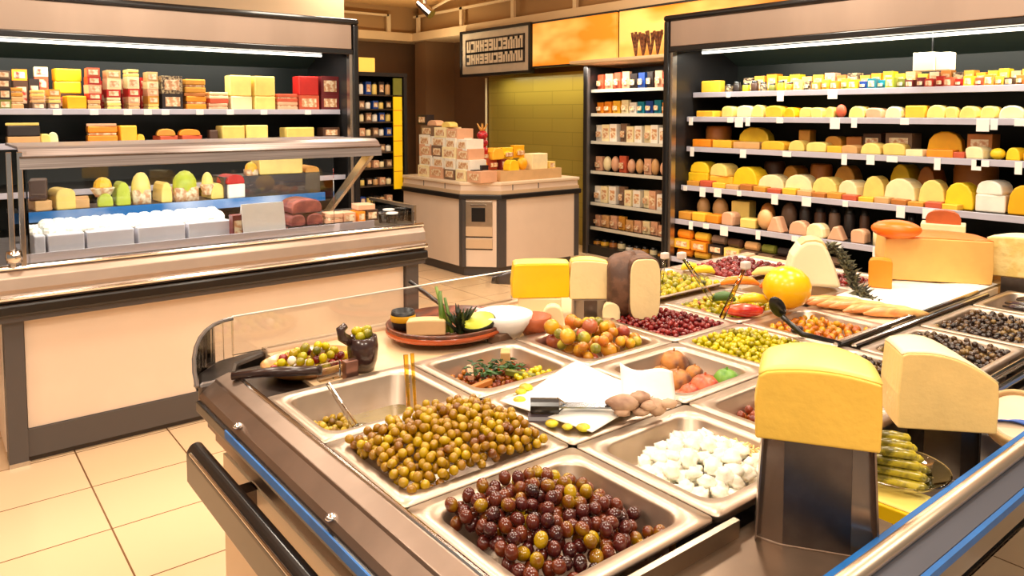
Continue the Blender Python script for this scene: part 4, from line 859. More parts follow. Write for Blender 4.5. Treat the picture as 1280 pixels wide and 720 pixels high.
# ------------------------------------------------------------------ white cheese cubes
FETA = mat('feta', (255, 250, 232), .5, var=.04, vs=30, bump=.25, bs=70, sss=.15)
def cube_mesh(s):
    bm = B(); bmesh.ops.create_cube(bm, size=1)
    for v in bm.verts: v.co = Vector((v.co.x*s*(.8+.5*random.random()), v.co.y*s*(.8+.5*random.random()), v.co.z*s*.7*(.8+.5*random.random())))
    bmesh.ops.bevel(bm, geom=bm.edges[:], offset=s*.22, segments=3, affect='EDGES')
    for v in bm.verts: v.co += Vector((random.uniform(-1, 1), random.uniform(-1, 1), random.uniform(-1, 1)))*s*.02
    for f in bm.faces: f.smooth = True
    me = bpy.data.meshes.new('cheese_cube'); bm.to_mesh(me); bm.free(); me.materials.append(FETA); return me
cubes = [cube_mesh(.033) for k in range(7)]
rng = np.random.RandomState(4); P = []
for i in range(900):
    x, y = rng.uniform(1.115, 1.375), rng.uniform(.832, 1.05); tg = .85+.042*max(0, 1-((x-1.25)/.19)**2-((y-.93)/.18)**2)
    if (x-1.115)/.27+(1.05-y)/.25 < .28: continue
    z = .848
    for q in P:
        d = math.hypot(q[0]-x, q[1]-y)
        if d < .026: z = max(z, q[2]+math.sqrt(.026**2-d*d)*.8)
    if z <= tg+.012: P.append((x, y, z))
for i, (x, y, z) in enumerate(P[:150]):
    o = bpy.data.objects.new('white_cheese_cube', cubes[i % 7]); COL.objects.link(o); o.location = (x, y, z); o.rotation_euler = (rng.uniform(-.4, .4), rng.uniform(-.4, .4), rng.uniform(0, 6))
    tag(o, 'small white cheese chunk in the pan between the dark olives and the big cheese', 'cheese', 'white cheese chunks')
bm = B()
for k in range(260):
    x, y = random.uniform(1.12, 1.37), random.uniform(.83, 1.03); 
    if (x-1.14)/.25+(1.03-y)/.23 < .15: continue
    s = random.uniform(.004, .010); ball(bm, (x, y, .846+s*.4), s, (1, 1.2, .7), 6, 4, noise=.4)
tag(obj('cheese_crumbs', bm, FETA), 'loose white crumbs in the white cheese pan', 'crumbs', None, 'stuff')
bm = B()
for k in range(90):
    x, y = random.gauss(1.36, .012), random.gauss(.90, .035); z = .86+random.random()*.035; a = random.random()*6; L = random.uniform(.015, .03)
    if x > 1.375 or y < .83: continue
    tube(bm, [(x, y, z), (x+L*math.cos(a)*.5, y+L*.5*math.sin(a), z+.006), (x+L*math.cos(a)*.6, y+L*math.sin(a), z)], .0016, 4)
tag(obj('grated_cheese', bm, mat('grated', (252, 214, 140), .5)), 'golden grated shreds at the side of the white cheese pan', 'cheese', None, 'stuff')
# ------------------------------------------------------------------ large stuffed fruit pan
FR = {'yellow': mat('fruit_yellow', (226, 170, 30), .25, c2=(180, 108, 26), vs=9, coat=.4), 'red': mat('fruit_red', (150, 56, 48), .25, c2=(176, 92, 56), vs=9, coat=.4), 'green': mat('fruit_green', (190, 172, 40), .25, c2=(126, 122, 34), vs=12, coat=.4), 'orange': mat('fruit_orange', (206, 112, 34), .25, c2=(214, 150, 44), vs=10, coat=.4)}
rng = np.random.RandomState(12); P = []; cols = ['yellow', 'red', 'green', 'yellow', 'orange', 'yellow', 'yellow', 'green']; nc = {}
for i in range(2600):
    r = rng.choice([.017, .021, .026]); x, y = rng.uniform(1.475+r, 1.755-r), rng.uniform(1.51+r, 1.765-r)
    tg = .895+.055*max(0, 1-((x-1.59)/.2)**2-((y-1.66)/.2)**2); z = .84+r
    for q in P:
        d = math.hypot(q[0]-x, q[1]-y)
        if d < q[3]+r: z = max(z, q[2]+math.sqrt((q[3]+r)**2-d*d))
    if z < tg: P.append((x, y, z, r))
P = sorted(P, key=lambda q: -q[2])[:95]
meshes = {}
for i, (x, y, z, r) in enumerate(P):
    c = cols[i % 8]; k = (c, round(r, 3))
    if k not in meshes:
        bm = B(); ball(bm, (0, 0, 0), r*.97, (1, 1, .9), 14, 10, noise=.03)
        for f in bm.faces: f.smooth = True
        me = bpy.data.meshes.new('stuffed_fruit'); bm.to_mesh(me); bm.free(); me.materials.append(FR[c]); meshes[k] = me
    o = bpy.data.objects.new('stuffed_pepper', meshes[k]); COL.objects.link(o); o.location = (x, y, z); o.rotation_euler = (rng.uniform(0, 6), rng.uniform(0, 6), 0)
    tag(o, f'large round {c} stuffed pepper in the pan in front of the upright cheeses', 'pepper', f'{c} stuffed peppers')
# figs
FIG = mat('fig_brown', (104, 62, 44), .45, c2=(196, 128, 56), vs=14, bump=.3, bs=40); FIGR = mat('fig_red', (158, 58, 56), .35, c2=(206, 104, 64), vs=16, bump=.3)
figs = []
for px_, py_, rp, m, lab in ((842, 456, 19, FIG, 'brown fig standing at the back of the fig pan'), (847, 479, 19, FIG, 'light brown fig in the middle of the fig pan'), (868, 468, 12, FIG, 'small dark fig squeezed between the others'),
        (862, 492, 13, FIGR, 'pinkish fig nearest the paper corner of the fig pan'), (850, 498, 11, FIGR, 'small pink fig lowest in the fig pan'), (881, 487, 20, FIGR, 'big red fig at the front of the fig pan'),
        (908, 477, 17, mat('avocado_green', (60, 120, 40), .4, c2=(110, 160, 50), vs=20), 'knobbly green fruit in the fig pan'), (826, 470, 13, FIG, 'dark fig half under the white paper')):
    p = atZ(px_, py_, .862); figs.append((p.x, p.y, p.z, rp*mpp(p), m, lab))
for x, y, z, r, m, lab in figs:
    bm = B(); ball(bm, (0, 0, 0), r, (1, 1, .95), 16, 11, noise=.05); o = tag(obj('fig', bm, m, smooth=True, loc=(x, y, z)), lab, 'fruit', 'figs in the pan')
    bm = B(); tube(bm, [(0, 0, r*.9), (.002, 0, r*1.1)], [.004, .003], 6); obj('stem', bm, m, o)
brine(inner(2, 1, .05), .835, mat('fig_syrup', (120, 88, 60), .15), 'brown juice under the figs')
# ------------------------------------------------------------------ papers, tongs
bm = B(); N = 14
def sheet(bm, x0, x1, y0, y1, zf, n=14):
    g = [[bm.verts.new((x0+(x1-x0)*i/n, y0+(y1-y0)*j/n, zf(i/n, j/n))) for j in range(n+1)] for i in range(n+1)]
    for i in range(n):
        for j in range(n): bm.faces.new((g[i][j], g[i+1][j], g[i+1][j+1], g[i][j+1]))
sheet(bm, -.15, .16, -.14, .13, lambda u, v: .012*math.sin(u*5)*math.sin(v*4)+.010*u+.016)
tag(obj('paper_sheet', bm, PAPER, smooth=True, loc=(1.245, 1.30, .896), rz=.18, solid=.002), 'white paper sheet lying across the shallow pan', 'paper')
bm = B()
for (y0_, y1_, tl) in ((0, .004, -.10), (.0, .004, .25)):
    pass
sheet(bm, -.065, .065, 0, .11, lambda u, v: 0, 10)
for v in bm.verts:
    u, q = v.co.x/.065, v.co.y/.11; v.co = Vector((v.co.x, .02*u*u+.05*q-.01, .014+.080*q+.008*math.sin(u*3)*q-.012*q*(u+1)))
o = tag(obj('folded_paper', bm, PAPER, smooth=True, loc=(1.365, 1.185, .888), rz=-.68, solid=.002), 'white paper folded upright between the shallow pan and the figs', 'paper')
t = thing('serving_tongs', 'steel tongs with black grip lying on the white paper', 'tongs', (1.10, 1.27, .935), -.70)
bm = B(); box(bm, .03, .20, -.014, .014, -.001, .003); obj('blade', bm, mat('tong_steel', (150, 160, 170), .25, .9), t)
bm = B(); tube(bm, [(-.03, 0, 0), (.035, 0, 0)], .017, 12); obj('grip', bm, BLACK, t, smooth=False)
bm = B(); tube(bm, [(-.035, 0, -.034), (.03, 0, -.034)], .016, 12); obj('lower_grip', bm, mat('grip_grey', (84, 74, 80), .3), t)
bm = B(); tube(bm, [(.03, 0, -.02), (.055, .004, 0), (.03, 0, .016)], .004, 6); obj('ring', bm, CHROME, t)
MUSH = mat('mushroom', (196, 160, 130), .6, c2=(140, 104, 82), vs=14, bump=.4)
bm = B(); ball(bm, (0, 0, .02), .03, (1.3, .9, .6), 12, 8, noise=.15); ball(bm, (.04, .01, .028), .022, (1.2, .9, .6), 12, 8, noise=.2); ball(bm, (.075, -.005, .01), .022, (1, .8, .9), 12, 8, noise=.2)
for k in range(9): ball(bm, (-.02+.015*k, -.012*math.sin(k*1.7), .012+.01*math.cos(k*2.3)), .017, (1.2, 1, .6), 9, 6, noise=.35)
tag(obj('mushroom_cluster', bm, MUSH, smooth=True, loc=(1.24, 1.155, .922), rz=-.62), 'pale brown frilly mushroom cluster at the tip of the steel tongs', 'mushroom')
for i, (x, y, r) in enumerate(((1.115, 1.375, .016), (1.155, 1.42, .014), (1.18, 1.43, .018), (1.085, 1.225, .015), (1.125, 1.165, .016), (1.10, 1.19, .012))):
    bm = B(); ball(bm, (0, 0, 0), r, (1, 1, .5), 10, 7, noise=.1)
    tag(obj('lime_slice', bm, mat('lime_flesh', (214, 214, 40), .35, c2=(190, 160, 40), vs=20), smooth=True, loc=(x, y, .912 if i != 1 else .91)), ['yellow-green slice by the black grip, behind it', 'smaller yellow slice above the paper edge', 'yellow slice highest along the paper edge', 'yellow-green slice under the black grip', 'green slice on the near corner of the paper', 'small slice between the two near ones'][i], 'fruit', 'citrus slices around the paper')
# ------------------------------------------------------------------ big cheeses
def polar(x, tdist): # ground point tdist metres ahead, below pixel column x
    d = f2+rt*((x-640)/F); return Vector((d.x*tdist, d.y*tdist, 0))
def facing(x): # rotation so that local -Y points back towards the lens column
    d = f2+rt*((x-640)/F); return math.atan2(d.y, d.x)-math.pi/2
PASTE = {'y': mat('paste_yellow', (252, 204, 84), .42, var=.05, vs=16, bump=.12, bs=70), 'c': mat('paste_cream', (250, 214, 138), .45, var=.05, vs=18, bump=.12, bs=80), 'p': mat('paste_pale', (252, 228, 170), .45, var=.04, vs=18, bump=.1, bs=60), 'g': mat('paste_gold', (255, 206, 20), .35, var=.06, vs=9)}
RIND = {'w': mat('rind_pale', (255, 240, 196), .45, var=.05, vs=10), 'y': mat('rind_yellow', (255, 228, 120), .42, coat=.0, var=.04, vs=9), 'b': mat('rind_brown', (112, 78, 58), .55, c2=(84, 58, 44), vs=26, bump=.2), 'o': mat('rind_orange', (240, 128, 34), .4, var=.12, vs=12)}
def arch_cheese(name, label, loc, rz, w, h, d, rise, paste, rind, cut_back=.0, skew=0, tip=0, taper=0, group=None, n=12, drop=0, dome=0):
    """piece of a wheel standing on its flat side: arched rind on top, cut faces front and back.
    rise: sagitta of the arch; skew: left end lower/higher; drop: right end dips"""
    t = thing(name, label, 'cheese', loc, rz, group)
    def outline(k, y):
        pts = []; e = .012
        for i in range(n+1):
            u = i/n; x = -w/2+w*u; z = h-(rise*.25+rise*.9*k)*(2*u-1)**2-drop*max(0, u-.2)**2.1+tip*(1-u)-dome*(1-k)**2*(1+.8*(2*u-1)**2)
            pts.append((x, z))
        pts[0] = (pts[0][0]+.004, pts[0][1]-.004)
        s = 1-taper*k
        return [(x*s, z) for x, z in pts], y
    def body(y0, y1, zoff, full):
        bm = B(); rows = []
        for k in (0, .12, .3, .55, .8, 1):
            y = y0+(y1-y0)*k
            pts, y = outline(k, y); s = 1-taper*k; bul = .004*math.sin(math.pi*k)
            loop = [(-w/2*s-bul, 0)]+[(-w/2*s*1.02-bul, h*.45)]+pts+[(w/2*s*1.02+bul, h*.40), (w/2*s+bul, 0)]
            rows.append([bm.verts.new((x, y, max(z, 0)-zoff if z > .001 else 0)) for x, z in loop])
        m = len(rows[0])
        for a, b_ in zip(rows, rows[1:]):
            for i in range(m): bm.faces.new((a[i], a[(i+1) % m], b_[(i+1) % m], b_[i]))
        bm.faces.new(rows[0]); bm.faces.new(rows[-1][::-1]); bmesh.ops.recalc_face_normals(bm, faces=bm.faces); return bm
    obj('paste', body(-d/2, d/2, 0, True), paste, t, bevel=.004, seg=3)
    bm = B(); rows = []
    for k in (0, .12, .3, .55, .8, 1):
        y = -d/2+.004+(d-.008)*k; pts, _ = outline(k, 0); s = 1; e = math.sin(math.pi*min(max(k, .02), .98))**.4*.004
        rows.append([bm.verts.new((x*s*1.004, y, z+e)) for x, z in pts])
    for a, b_ in zip(rows, rows[1:]):
        for i in range(len(pts)-1): bm.faces.new((a[i], a[i+1], b_[i+1], b_[i]))
    bmesh.ops.recalc_face_normals(bm, faces=bm.faces)
    obj('rind', bm, rind, t, smooth=True, solid=.003)
    return t
def stand(label, loc, rz, w, d, h, splay=.01, m=STEELW, name='cheese_stand'):
    t = thing(name, label, 'stand', loc, rz)
    obj('top_plate', box(B(), -w/2, w/2, -d/2, d/2, h-.004, h), m, t)
    for s in (-1, 1):
        bm = B(); v = [bm.verts.new(q) for q in ((s*w/2, -d/2, h-.004), (s*w/2, d/2, h-.004), (s*(w/2+splay), d/2+splay, 0), (s*(w/2+splay), -d/2-splay, 0))]; bm.faces.new(v)
        obj('side_plate', bm, m, t, solid=.003)
    bm = B(); a = w/2-.035
    v = [bm.verts.new(q) for q in ((-a, -d/2, h-.004), (a, -d/2, h-.004), (a, -d/2-splay, 0), (-a, -d/2-splay, 0))]; bm.faces.new(v)
    obj('front_plate', bm, STEELD if m is not STEELD else m, t, solid=.003)
    for s in (-1, 1):
        bm = B(); v = [bm.verts.new(q) for q in ((s*a, -d/2-.001, h-.004), (s*w/2, -d/2+.012, h-.004), (s*(w/2+splay), -d/2-splay+.014, 0), (s*a, -d/2-splay-.001, 0))]; bm.faces.new(v)
        obj('corner_flange', bm, m, t, solid=.002)
    return t
# nearest big yellow cheese on its stand
c = polar(1031, 1.27)
STD = mat('stand_steel', (168, 150, 136), .25, .9, var=.2, vs=6)
stand('smoky steel stand under the biggest yellow cheese, next to the blue-striped rail', (c.x, c.y, .8655), facing(1031)+.08, .176, .070, .181, .009, STD)
arch_cheese('big_cheese', 'biggest yellow cheese block with pale domed rind on the steel stand nearest the camera', (c.x+.012, c.y+.012, 1.0465), facing(1031)+.07, .194, .134, .135, .020, PASTE['y'], RIND['y'], taper=.08, dome=.009)
# second big cheese
c = polar(1190, 1.63)
st = stand('dark steel box stand under the second big cheese', (c.x+.01, c.y+.0, .803), facing(1188), .14, .07, .1215, .0, STEELD)
arch_cheese('big_cheese', 'second big cream cheese wedge with curved rind, its rind sloping down towards the rail', (c.x-.01, c.y+.012, .9255), facing(1188)+.36, .195, .166, .150, .012, PASTE['c'], RIND['w'], drop=.088, taper=.10)
# stuffed vine rolls in a glass dish and yellow wedge below it
c = polar(1132, 1.45)
t = thing('glass_dish', 'round glass dish of rolled green leaves between the two big cheeses', 'dish', (c.x, c.y, .872))
bm = B(); lathe(bm, [(0, 0), (.05, 0), (.085, .02), (.098, .03), (.100, .034), (.094, .032), (.05, .006), (0, .005)], 28); obj('dish', bm, PLEXI, t, smooth=True)
ROLL = mat('vine_roll', (196, 176, 40), .3, c2=(92, 84, 20), vs=40, coat=.4)
for i in range(4):
    for j in range(3):
        bm = B(); L = .062-.010*i; tube(bm, [(-L, 0, 0), (-L*.85, 0, 0), (0, .004, 0), (L*.85, 0, 0), (L, 0, 0)], [.003, .009, .0105, .009, .003], 10)
        a = facing(1132)+.06*(i-1); off = Vector((0, -.045+.040*j, 0)); off.rotate(Matrix.Rotation(a, 3, 'Z'))
        tag(obj('vine_leaf_roll', bm, ROLL, smooth=True, loc=(c.x+off.x, c.y+off.y, .893+.0185*i), rz=a), f'rolled stuffed leaf, {["lowest", "second", "third", "top"][i]} layer, {["nearest the rail", "middle one", "nearest the pans"][j]} in the glass dish', 'stuffed leaf', 'stuffed leaves in the glass dish')
c2_ = polar(1140, 1.39)
arch_cheese('yellow_wedge', 'bright yellow cheese wedge beneath the glass dish of leaf rolls', (c2_.x, c2_.y, .803), facing(1140)-.35, .13, .066, .10, .003, PASTE['g'], RIND['y'])
# round boxed cheese at the frame edge
c = polar(1303, 1.72)
t = thing('boxed_cheese', 'round pale cheese in a thin wooden ring at the counter rail', 'cheese', (c.x, c.y+.02, .875)); t.rotation_euler = (math.radians(38), 0, facing(1290))
bm = B(); lathe(bm, [(.064, -.018), (.073, -.018), (.075, .018), (.070, .023), (.064, .018), (.064, -.018)], 32); obj('wooden_ring', bm, WOODL, t, smooth=True)
bm = B(); lathe(bm, [(0, -.018), (.063, -.018), (.063, .012), (.058, .015), (0, .015)], 32); obj('cheese', bm, mat('paste_pinkish', (244, 214, 180), .5, var=.04), t)
# blue cloth by the rail
bm = B(); sheet(bm, -.10, .10, -.06, .06, lambda u, v: .018*math.sin(u*9+v*3)+.02, 12)
c = polar(1262, 1.82); tag(obj('blue_cloth', bm, mat('blue_cloth', (70, 110, 190), .7, c2=(40, 70, 150), vs=30, bump=.3), smooth=True, loc=(c.x, c.y-.02, .845), rz=.4, solid=.003), 'crumpled blue cloth behind the round boxed cheese', 'cloth')
# ------------------------------------------------------------------ upright cheeses at the far side of the big fruit pan
c = atZ(676, 392, .884)
YB = 2.03
def atb(x0, x1, Yp): a, b_ = atY(x0, 380, Yp), atY(x1, 380, Yp); return (a.x+b_.x)/2, b_.x-a.x
mx, W = atb(640, 711, YB)
zt, zb = atY(675, 331, YB).z, atY(675, 376, YB).z
cx1 = polar(675, 2.62)
blk = tag(obj('cheese_pedestal', box(B(), -.075, .075, -.05, .05, 0, .075), mat('pedestal_cream', (244, 226, 180), .4), loc=(cx1.x, cx1.y, .885), rz=facing(675), bevel=.004), 'low cream block under the bright yellow upright cheese', 'block')
arch_cheese('yellow_cheese', 'bright yellow square-cut cheese standing farthest from the half wheel', (cx1.x, cx1.y, .961), facing(675)+.10, .195, .118, .10, .004, PASTE['g'], RIND['y'])
cx2 = polar(738, 2.62)
stand('grey steel stand under the cream cheese beside the half wheel', (cx2.x, cx2.y, .885), facing(738)+.1, .115, .09, .070, .0, mat('stand_grey', (150, 136, 124), .4, .4))
arch_cheese('cream_cheese_block', 'cream upright cheese slab between the yellow one and the brown half wheel', (cx2.x-.005, cx2.y, .956), facing(738)+.12, .135, .134, .085, .010, PASTE['p'], RIND['y'], drop=.01)
# low paper-wrapped things beside them
for i, (x, tt, w_, h_) in enumerate(((692, 2.46, .07, .085), (766, 2.56, .06, .07))):
    c = polar(x, tt); bm = B(); rounded_slab(bm, w_, h_, .05, .5)
    tag(obj('wrapped_cheese', bm, CM['cream'], loc=(c.x, c.y, .885), rz=facing(x), bevel=.006), ['small cream cheese piece in front of the bright yellow upright cheese', 'small cream cheese piece leaning by the brown half wheel'][i], 'cheese')
# brown half wheel standing upright
c = polar(790, 2.60); t = thing('half_wheel_cheese', 'upright half wheel of cheese with thick brown rind and pale cut face', 'cheese', (c.x, c.y, .885), facing(790)+.28)
bm = B(); R_, D_ = .118, .13; n = 20; prof = []
for k in range(n+1):
    a = math.pi*k/n; prof.append((R_*math.cos(a), R_*math.sin(a)))
# wheel axis along local x; shape in (y,z); cut face towards +x
ring = [(.085*math.cos(2*math.pi*k/28)*.9, .118+.116*math.sin(2*math.pi*k/28)) for k in range(28)]
bm = B(); rows = []
for xx, s in ((-.088, .62), (-.08, .80), (-.055, .94), (-.02, 1.0), (.012, 1.0)):
    rows.append([bm.verts.new((xx, y*s, .118+(z-.118)*s)) for y, z in ring])
for a, b_ in zip(rows, rows[1:]):
    for k in range(28): bm.faces.new((a[k], a[(k+1) % 28], b_[(k+1) % 28], b_[k]))
bm.faces.new(rows[0][::-1]); bm.faces.new(rows[-1]); bmesh.ops.recalc_face_normals(bm, faces=bm.faces)
obj('rind', bm, RIND['b'], t, smooth=True)
t2 = t
bm = B(); hw_ = .052; pts = []
for k in range(28):
    a = 2*math.pi*k/28; ca, sa = math.cos(a), math.sin(a); pts.append((.028+hw_*math.copysign(abs(ca)**.45, ca), .118+.103*math.copysign(abs(sa)**.5, sa)))
prism(bm, pts, 'y', -.085, -.07)
obj('cut_face', bm, PASTE['p'], t, bevel=.002)
bm = B(); pts2 = [((x-.028)*1.08+.028, (z-.118)*1.05+.118) for x, z in pts]; prism(bm, pts2, 'y', -.078, .07); obj('rind_edge', bm, RIND['b'], t, bevel=.004)
# ------------------------------------------------------------------ wooden tray with avocado, cup, slab
c = atZ(556, 412, .90)
t = thing('round_tray', 'round brown wooden tray with ridged edge at the far-side glass', 'tray', (c.x, c.y-.02, .886)); TC = Vector((c.x, c.y-.02, 0))
bm = B(); lathe(bm, [(0, 0), (.12, 0), (.13, .012), (.185, .022), (.200, .034), (.205, .050), (.198, .052), (.185, .036), (.15, .030), (0, .028)], 40, c=(0, 0, 0), sx=1.0, sy=.86); obj('tray', bm, WOOD, t, smooth=True)
bm = B(); lathe(bm, [(.196, .026), (.203, .024), (.207, .034), (.203, .040)], 40, sy=.86); obj('edge_band', bm, mat('orange_lacquer', (186, 84, 40), .25, coat=.6), t, smooth=True)
TP = .9155
def on_tray(x, y): p = atZ(x, y, TP); return p
p = on_tray(504, 412)
t = thing('black_cup', 'black cup with a gold band standing on the wooden tray', 'cup', (p.x, p.y, TP))
bm = B(); lathe(bm, [(0, 0), (.026, 0), (.036, .02), (.039, .045), (.036, .062), (.033, .062), (.033, .03), (0, .02)], 20); obj('cup', bm, BLACKM, t, smooth=True)
bm = B(); lathe(bm, [(.0385, .030), (.0402, .034), (.0400, .046), (.0385, .050)], 20); obj('gold_band', bm, mat('gold_band', (214, 160, 30), .3), t, smooth=True)
p = on_tray(535, 418); bm = B(); rounded_slab(bm, .12, .05, .05, .1)
tag(obj('cheese_slab', bm, mat('slab_tan', (236, 196, 140), .5, var=.06), loc=(p.x, p.y+.01, TP), rz=facing(540), bevel=.005), 'tan rectangular slab on the wooden tray beside the black cup', 'cheese')
p = on_tray(600, 414)
t = thing('avocado_half', 'cut avocado half with dark skin and yellow-green flesh on the wooden tray', 'avocado', (p.x, p.y, TP), facing(600))
t.rotation_euler = (math.radians(26), math.radians(-10), facing(600))
bm = B(); ball(bm, (0, 0, .04), .055, (1.05, .75, .62), 18, 12, noise=.02)
for v in bm.verts: v.co.z = min(v.co.z, .046)
obj('skin', bm, mat('avocado_skin', (34, 38, 22), .4, bump=.4, bs=90), t, smooth=True)
bm = B(); lathe(bm, [(0, .049), (.045, .049), (.052, .046)], 24, sx=1.0, sy=.74); obj('flesh', bm, mat('avocado_flesh', (214, 214, 84), .4, c2=(190, 196, 50), vs=12), t, smooth=True)
STALK = mat('stalk_green', (128, 150, 50), .4, c2=(80, 110, 30), vs=20)
for i, (x0, y0, x1, y1, r) in enumerate(((553, 418, 550, 364, .009), (560, 417, 545, 358, .008), (565, 418, 556, 372, .007))):
    a = on_tray(x0, y0); s = a.copy(); dd = ray(x1, y1); tt = (s-EYE).dot(fw)/dd.dot(fw)*1.01; e = EYE+dd*tt
    bm = B(); tube(bm, [(0, 0, .004), (e-a)*.5+Vector((0, 0, .004)), e-a], [r, r*.9, r*.6], 8)
    tag(obj('green_stalk', bm, STALK, smooth=True, loc=a), ['pale green stalk rising beside the slab, tallest-looking one', 'green stalk leaning farthest from the avocado', 'short green stalk closest to the avocado'][i], 'stalk', 'stalks on the wooden tray')
bm = B(); p = on_tray(575, 416)
for k in range(26):
    a = random.random()*6.28; L = random.uniform(.03, .07); h = random.uniform(.02, .09)
    tube(bm, [(random.gauss(0, .01), random.gauss(0, .01), .002), (L*.5*math.cos(a), L*.5*math.sin(a), h*.7), (L*.8*math.cos(a), L*.8*math.sin(a), h)], [.004, .006, .001], 4)
tag(obj('dark_greens', bm, mat('dark_leaf', (44, 62, 26), .45, c2=(24, 34, 16), vs=30), loc=(p.x, p.y, TP)), 'tuft of dark green leaves beside the avocado half', 'greens')
# black tongs/ladle handle over the glass
a = EYE+ray(512, 352)*2.75; b_ = EYE+ray(600, 402)*2.62
bm = B(); m_ = (a+b_)*.5+Vector((0, 0, -.02)); tube(bm, [a-a, m_-a, b_-a], [.008, .008, .010], 8)
tag(obj('curved_ladle', bm, BLACK, smooth=True, loc=a), 'long black curved handle leaning over the far glass onto the wooden tray', 'utensil')
bm = B(); prism(bm, [(-.05, 0), (.05, -.005), (.065, .03), (.02, .045), (-.045, .025)], 'y', 0, .02); p = polar(622, 2.8)
tag(obj('grey_scoop', bm, mat('scoop_grey', (84, 80, 82), .35, .4), loc=(p.x, p.y-.04, .965), rz=facing(620), bevel=.005), 'dark grey scoop head at the far glass above the white dish', 'scoop')
# white dish with paper, terracotta bowl
c = atZ(640, 418, .90); c = Vector((c.x+.0, c.y+.04, 0))
t = thing('white_bowl', 'white paper-lined bowl between the avocado and the upright cheeses', 'bowl', (c.x, c.y, .886))
bm = B(); lathe(bm, [(0, 0), (.05, 0), (.085, .05), (.092, .075), (.084, .078), (.04, .04), (0, .03)], 26); obj('bowl', bm, WHITE, t, smooth=True)
bm = B(); ball(bm, (0, 0, .05), .075, (1, 1, .6), 16, 9, noise=.12); obj('crumpled_paper', bm, PAPER, t)
c = atZ(664, 416, .90)
bm = B(); lathe(bm, [(0, 0), (.035, 0), (.05, .03), (.056, .06), (.050, .062), (.03, .02), (0, .012)], 22)
tag(obj('terracotta_bowl', bm, mat('terracotta', (178, 92, 52), .45), smooth=True, loc=(c.x+.03, c.y+.02, .886)), 'small terracotta bowl tucked under the yellow upright cheese', 'bowl')
c = atZ(632, 420, .90); tag(obj('dark_box', box(B(), -.035, .035, -.025, .025, 0, .03), mat('box_brown', (112, 84, 66), .4), loc=(c.x-.02, 1.84, .886), rz=.3, bevel=.003), 'small brown box wedged by the corner of the herb pan', 'box')
# ------------------------------------------------------------------ far-left bowl of olives, jug, tongs
c = atZ(392, 462, .885)
t = thing('wicker_bowl', 'low golden bowl of mixed olives at the glass corner', 'bowl', (c.x, c.y+.02, .876)); bx, by = c.x, c.y+.02
bm = B(); lathe(bm, [(0, 0), (.09, 0), (.125, .018), (.135, .036), (.128, .037), (.10, .014), (0, .010)], 30, sx=1.02, sy=.82); obj('bowl', bm, mat('golden_bowl', (206, 158, 62), .35, c2=(150, 96, 40), vs=12, coat=.4), t, smooth=True)
rng = np.random.RandomState(2); mix = [O_YEL, O_MIX, O_RED, O_SPC, mat('white_onion', (246, 240, 220), .35)]; ml = []
for m in mix:
    me = olive_mesh(.0125, 1.1, 10, 7); me.materials.append(m); ml.append(me)
P = []
for i in range(700):
    a, rr = rng.uniform(0, 6.28), math.sqrt(rng.uniform(0, 1)); x, y = bx+.105*rr*math.cos(a), by+.078*rr*math.sin(a)
    z = .900; tg = .905+.04*(1-rr*rr)
    for q in P:
        d = math.hypot(q[0]-x, q[1]-y)
        if d < .0245: z = max(z, q[2]+math.sqrt(.0245**2-d*d))
    if z < tg: P.append((x, y, z))
for i, q in enumerate(P[:120]):
    mk = [0, 0, 1, 2, 3, 0, 1, 2][i % 8] if i % 17 else 4
    o = bpy.data.objects.new('mixed_bowl_olive', ml[mk]); COL.objects.link(o); o.location = q; o.rotation_euler = (rng.uniform(0, 6), rng.uniform(0, 6), 0)
    tag(o, ['bright yellow-green', 'mottled green', 'dark red', 'golden brown', 'white'][mk]+' round olive heaped in the golden bowl at the glass corner', 'olive', ['yellow', 'mottled', 'red', 'brown', 'white'][mk]+' olives in the golden bowl')
a = EYE+ray(287, 468)*((Vector((.72, 1.98, 0))).dot(f2)/1.0); 
a = atZ(290, 470, .915); b_ = atZ(402, 463, .925)
bm = B(); tube(bm, [(0, 0, 0), (b_-a)*.5+Vector((0, 0, .004)), b_-a], [.011, .013, .012], 10)
t = tag(obj('serving_tongs', bm, mat('brown_handle', (52, 32, 28), .3, coat=.4), smooth=True, loc=a), 'dark brown long-handled tongs lying across the golden bowl', 'tongs')
p = b_-a; bm = B(); box(bm, p.x-.01, p.x+.055, p.y-.012, p.y+.01, p.z-.03, p.z+.015); obj('tong_head', bm, PLEXI, t, bevel=.004)
bm = B(); box(bm, p.x+.062, p.x+.10, p.y-.015, p.y+.012, p.z-.04, p.z+.012); obj('tong_end', bm, mat('copper_end', (150, 110, 96), .3, .8), t, bevel=.004)
c = atZ(458, 465, .885)
t = thing('brown_jug', 'small dark brown jug of green olives beside the wooden tray', 'jug', (c.x, c.y+.02, .886))
BJ = mat('jug_brown', (60, 38, 34), .25, coat=.5)
bm = B(); lathe(bm, [(0, 0), (.03, 0), (.04, .03), (.043, .065), (.040, .095), (.036, .096), (.036, .05), (0, .04)], 20); obj('jug_body', bm, BJ, t, smooth=True)
bm = B(); tube(bm, [(-.035, 0, .085), (-.062, .0, .105), (-.066, 0, .125), (-.05, 0, .135)], [.014, .014, .013, .009], 8); obj('handle', bm, BJ, t, smooth=True)
bm = B(); [ball(bm, (.016*math.cos(k*1.3), .016*math.sin(k*1.3), .098+.006*(k % 3)), .013, (1.2, 1, 1), 9, 6) for k in range(6)]; obj('olives', bm, O_MIX, t, smooth=True); t.children[-1]['kind'] = 'stuff'
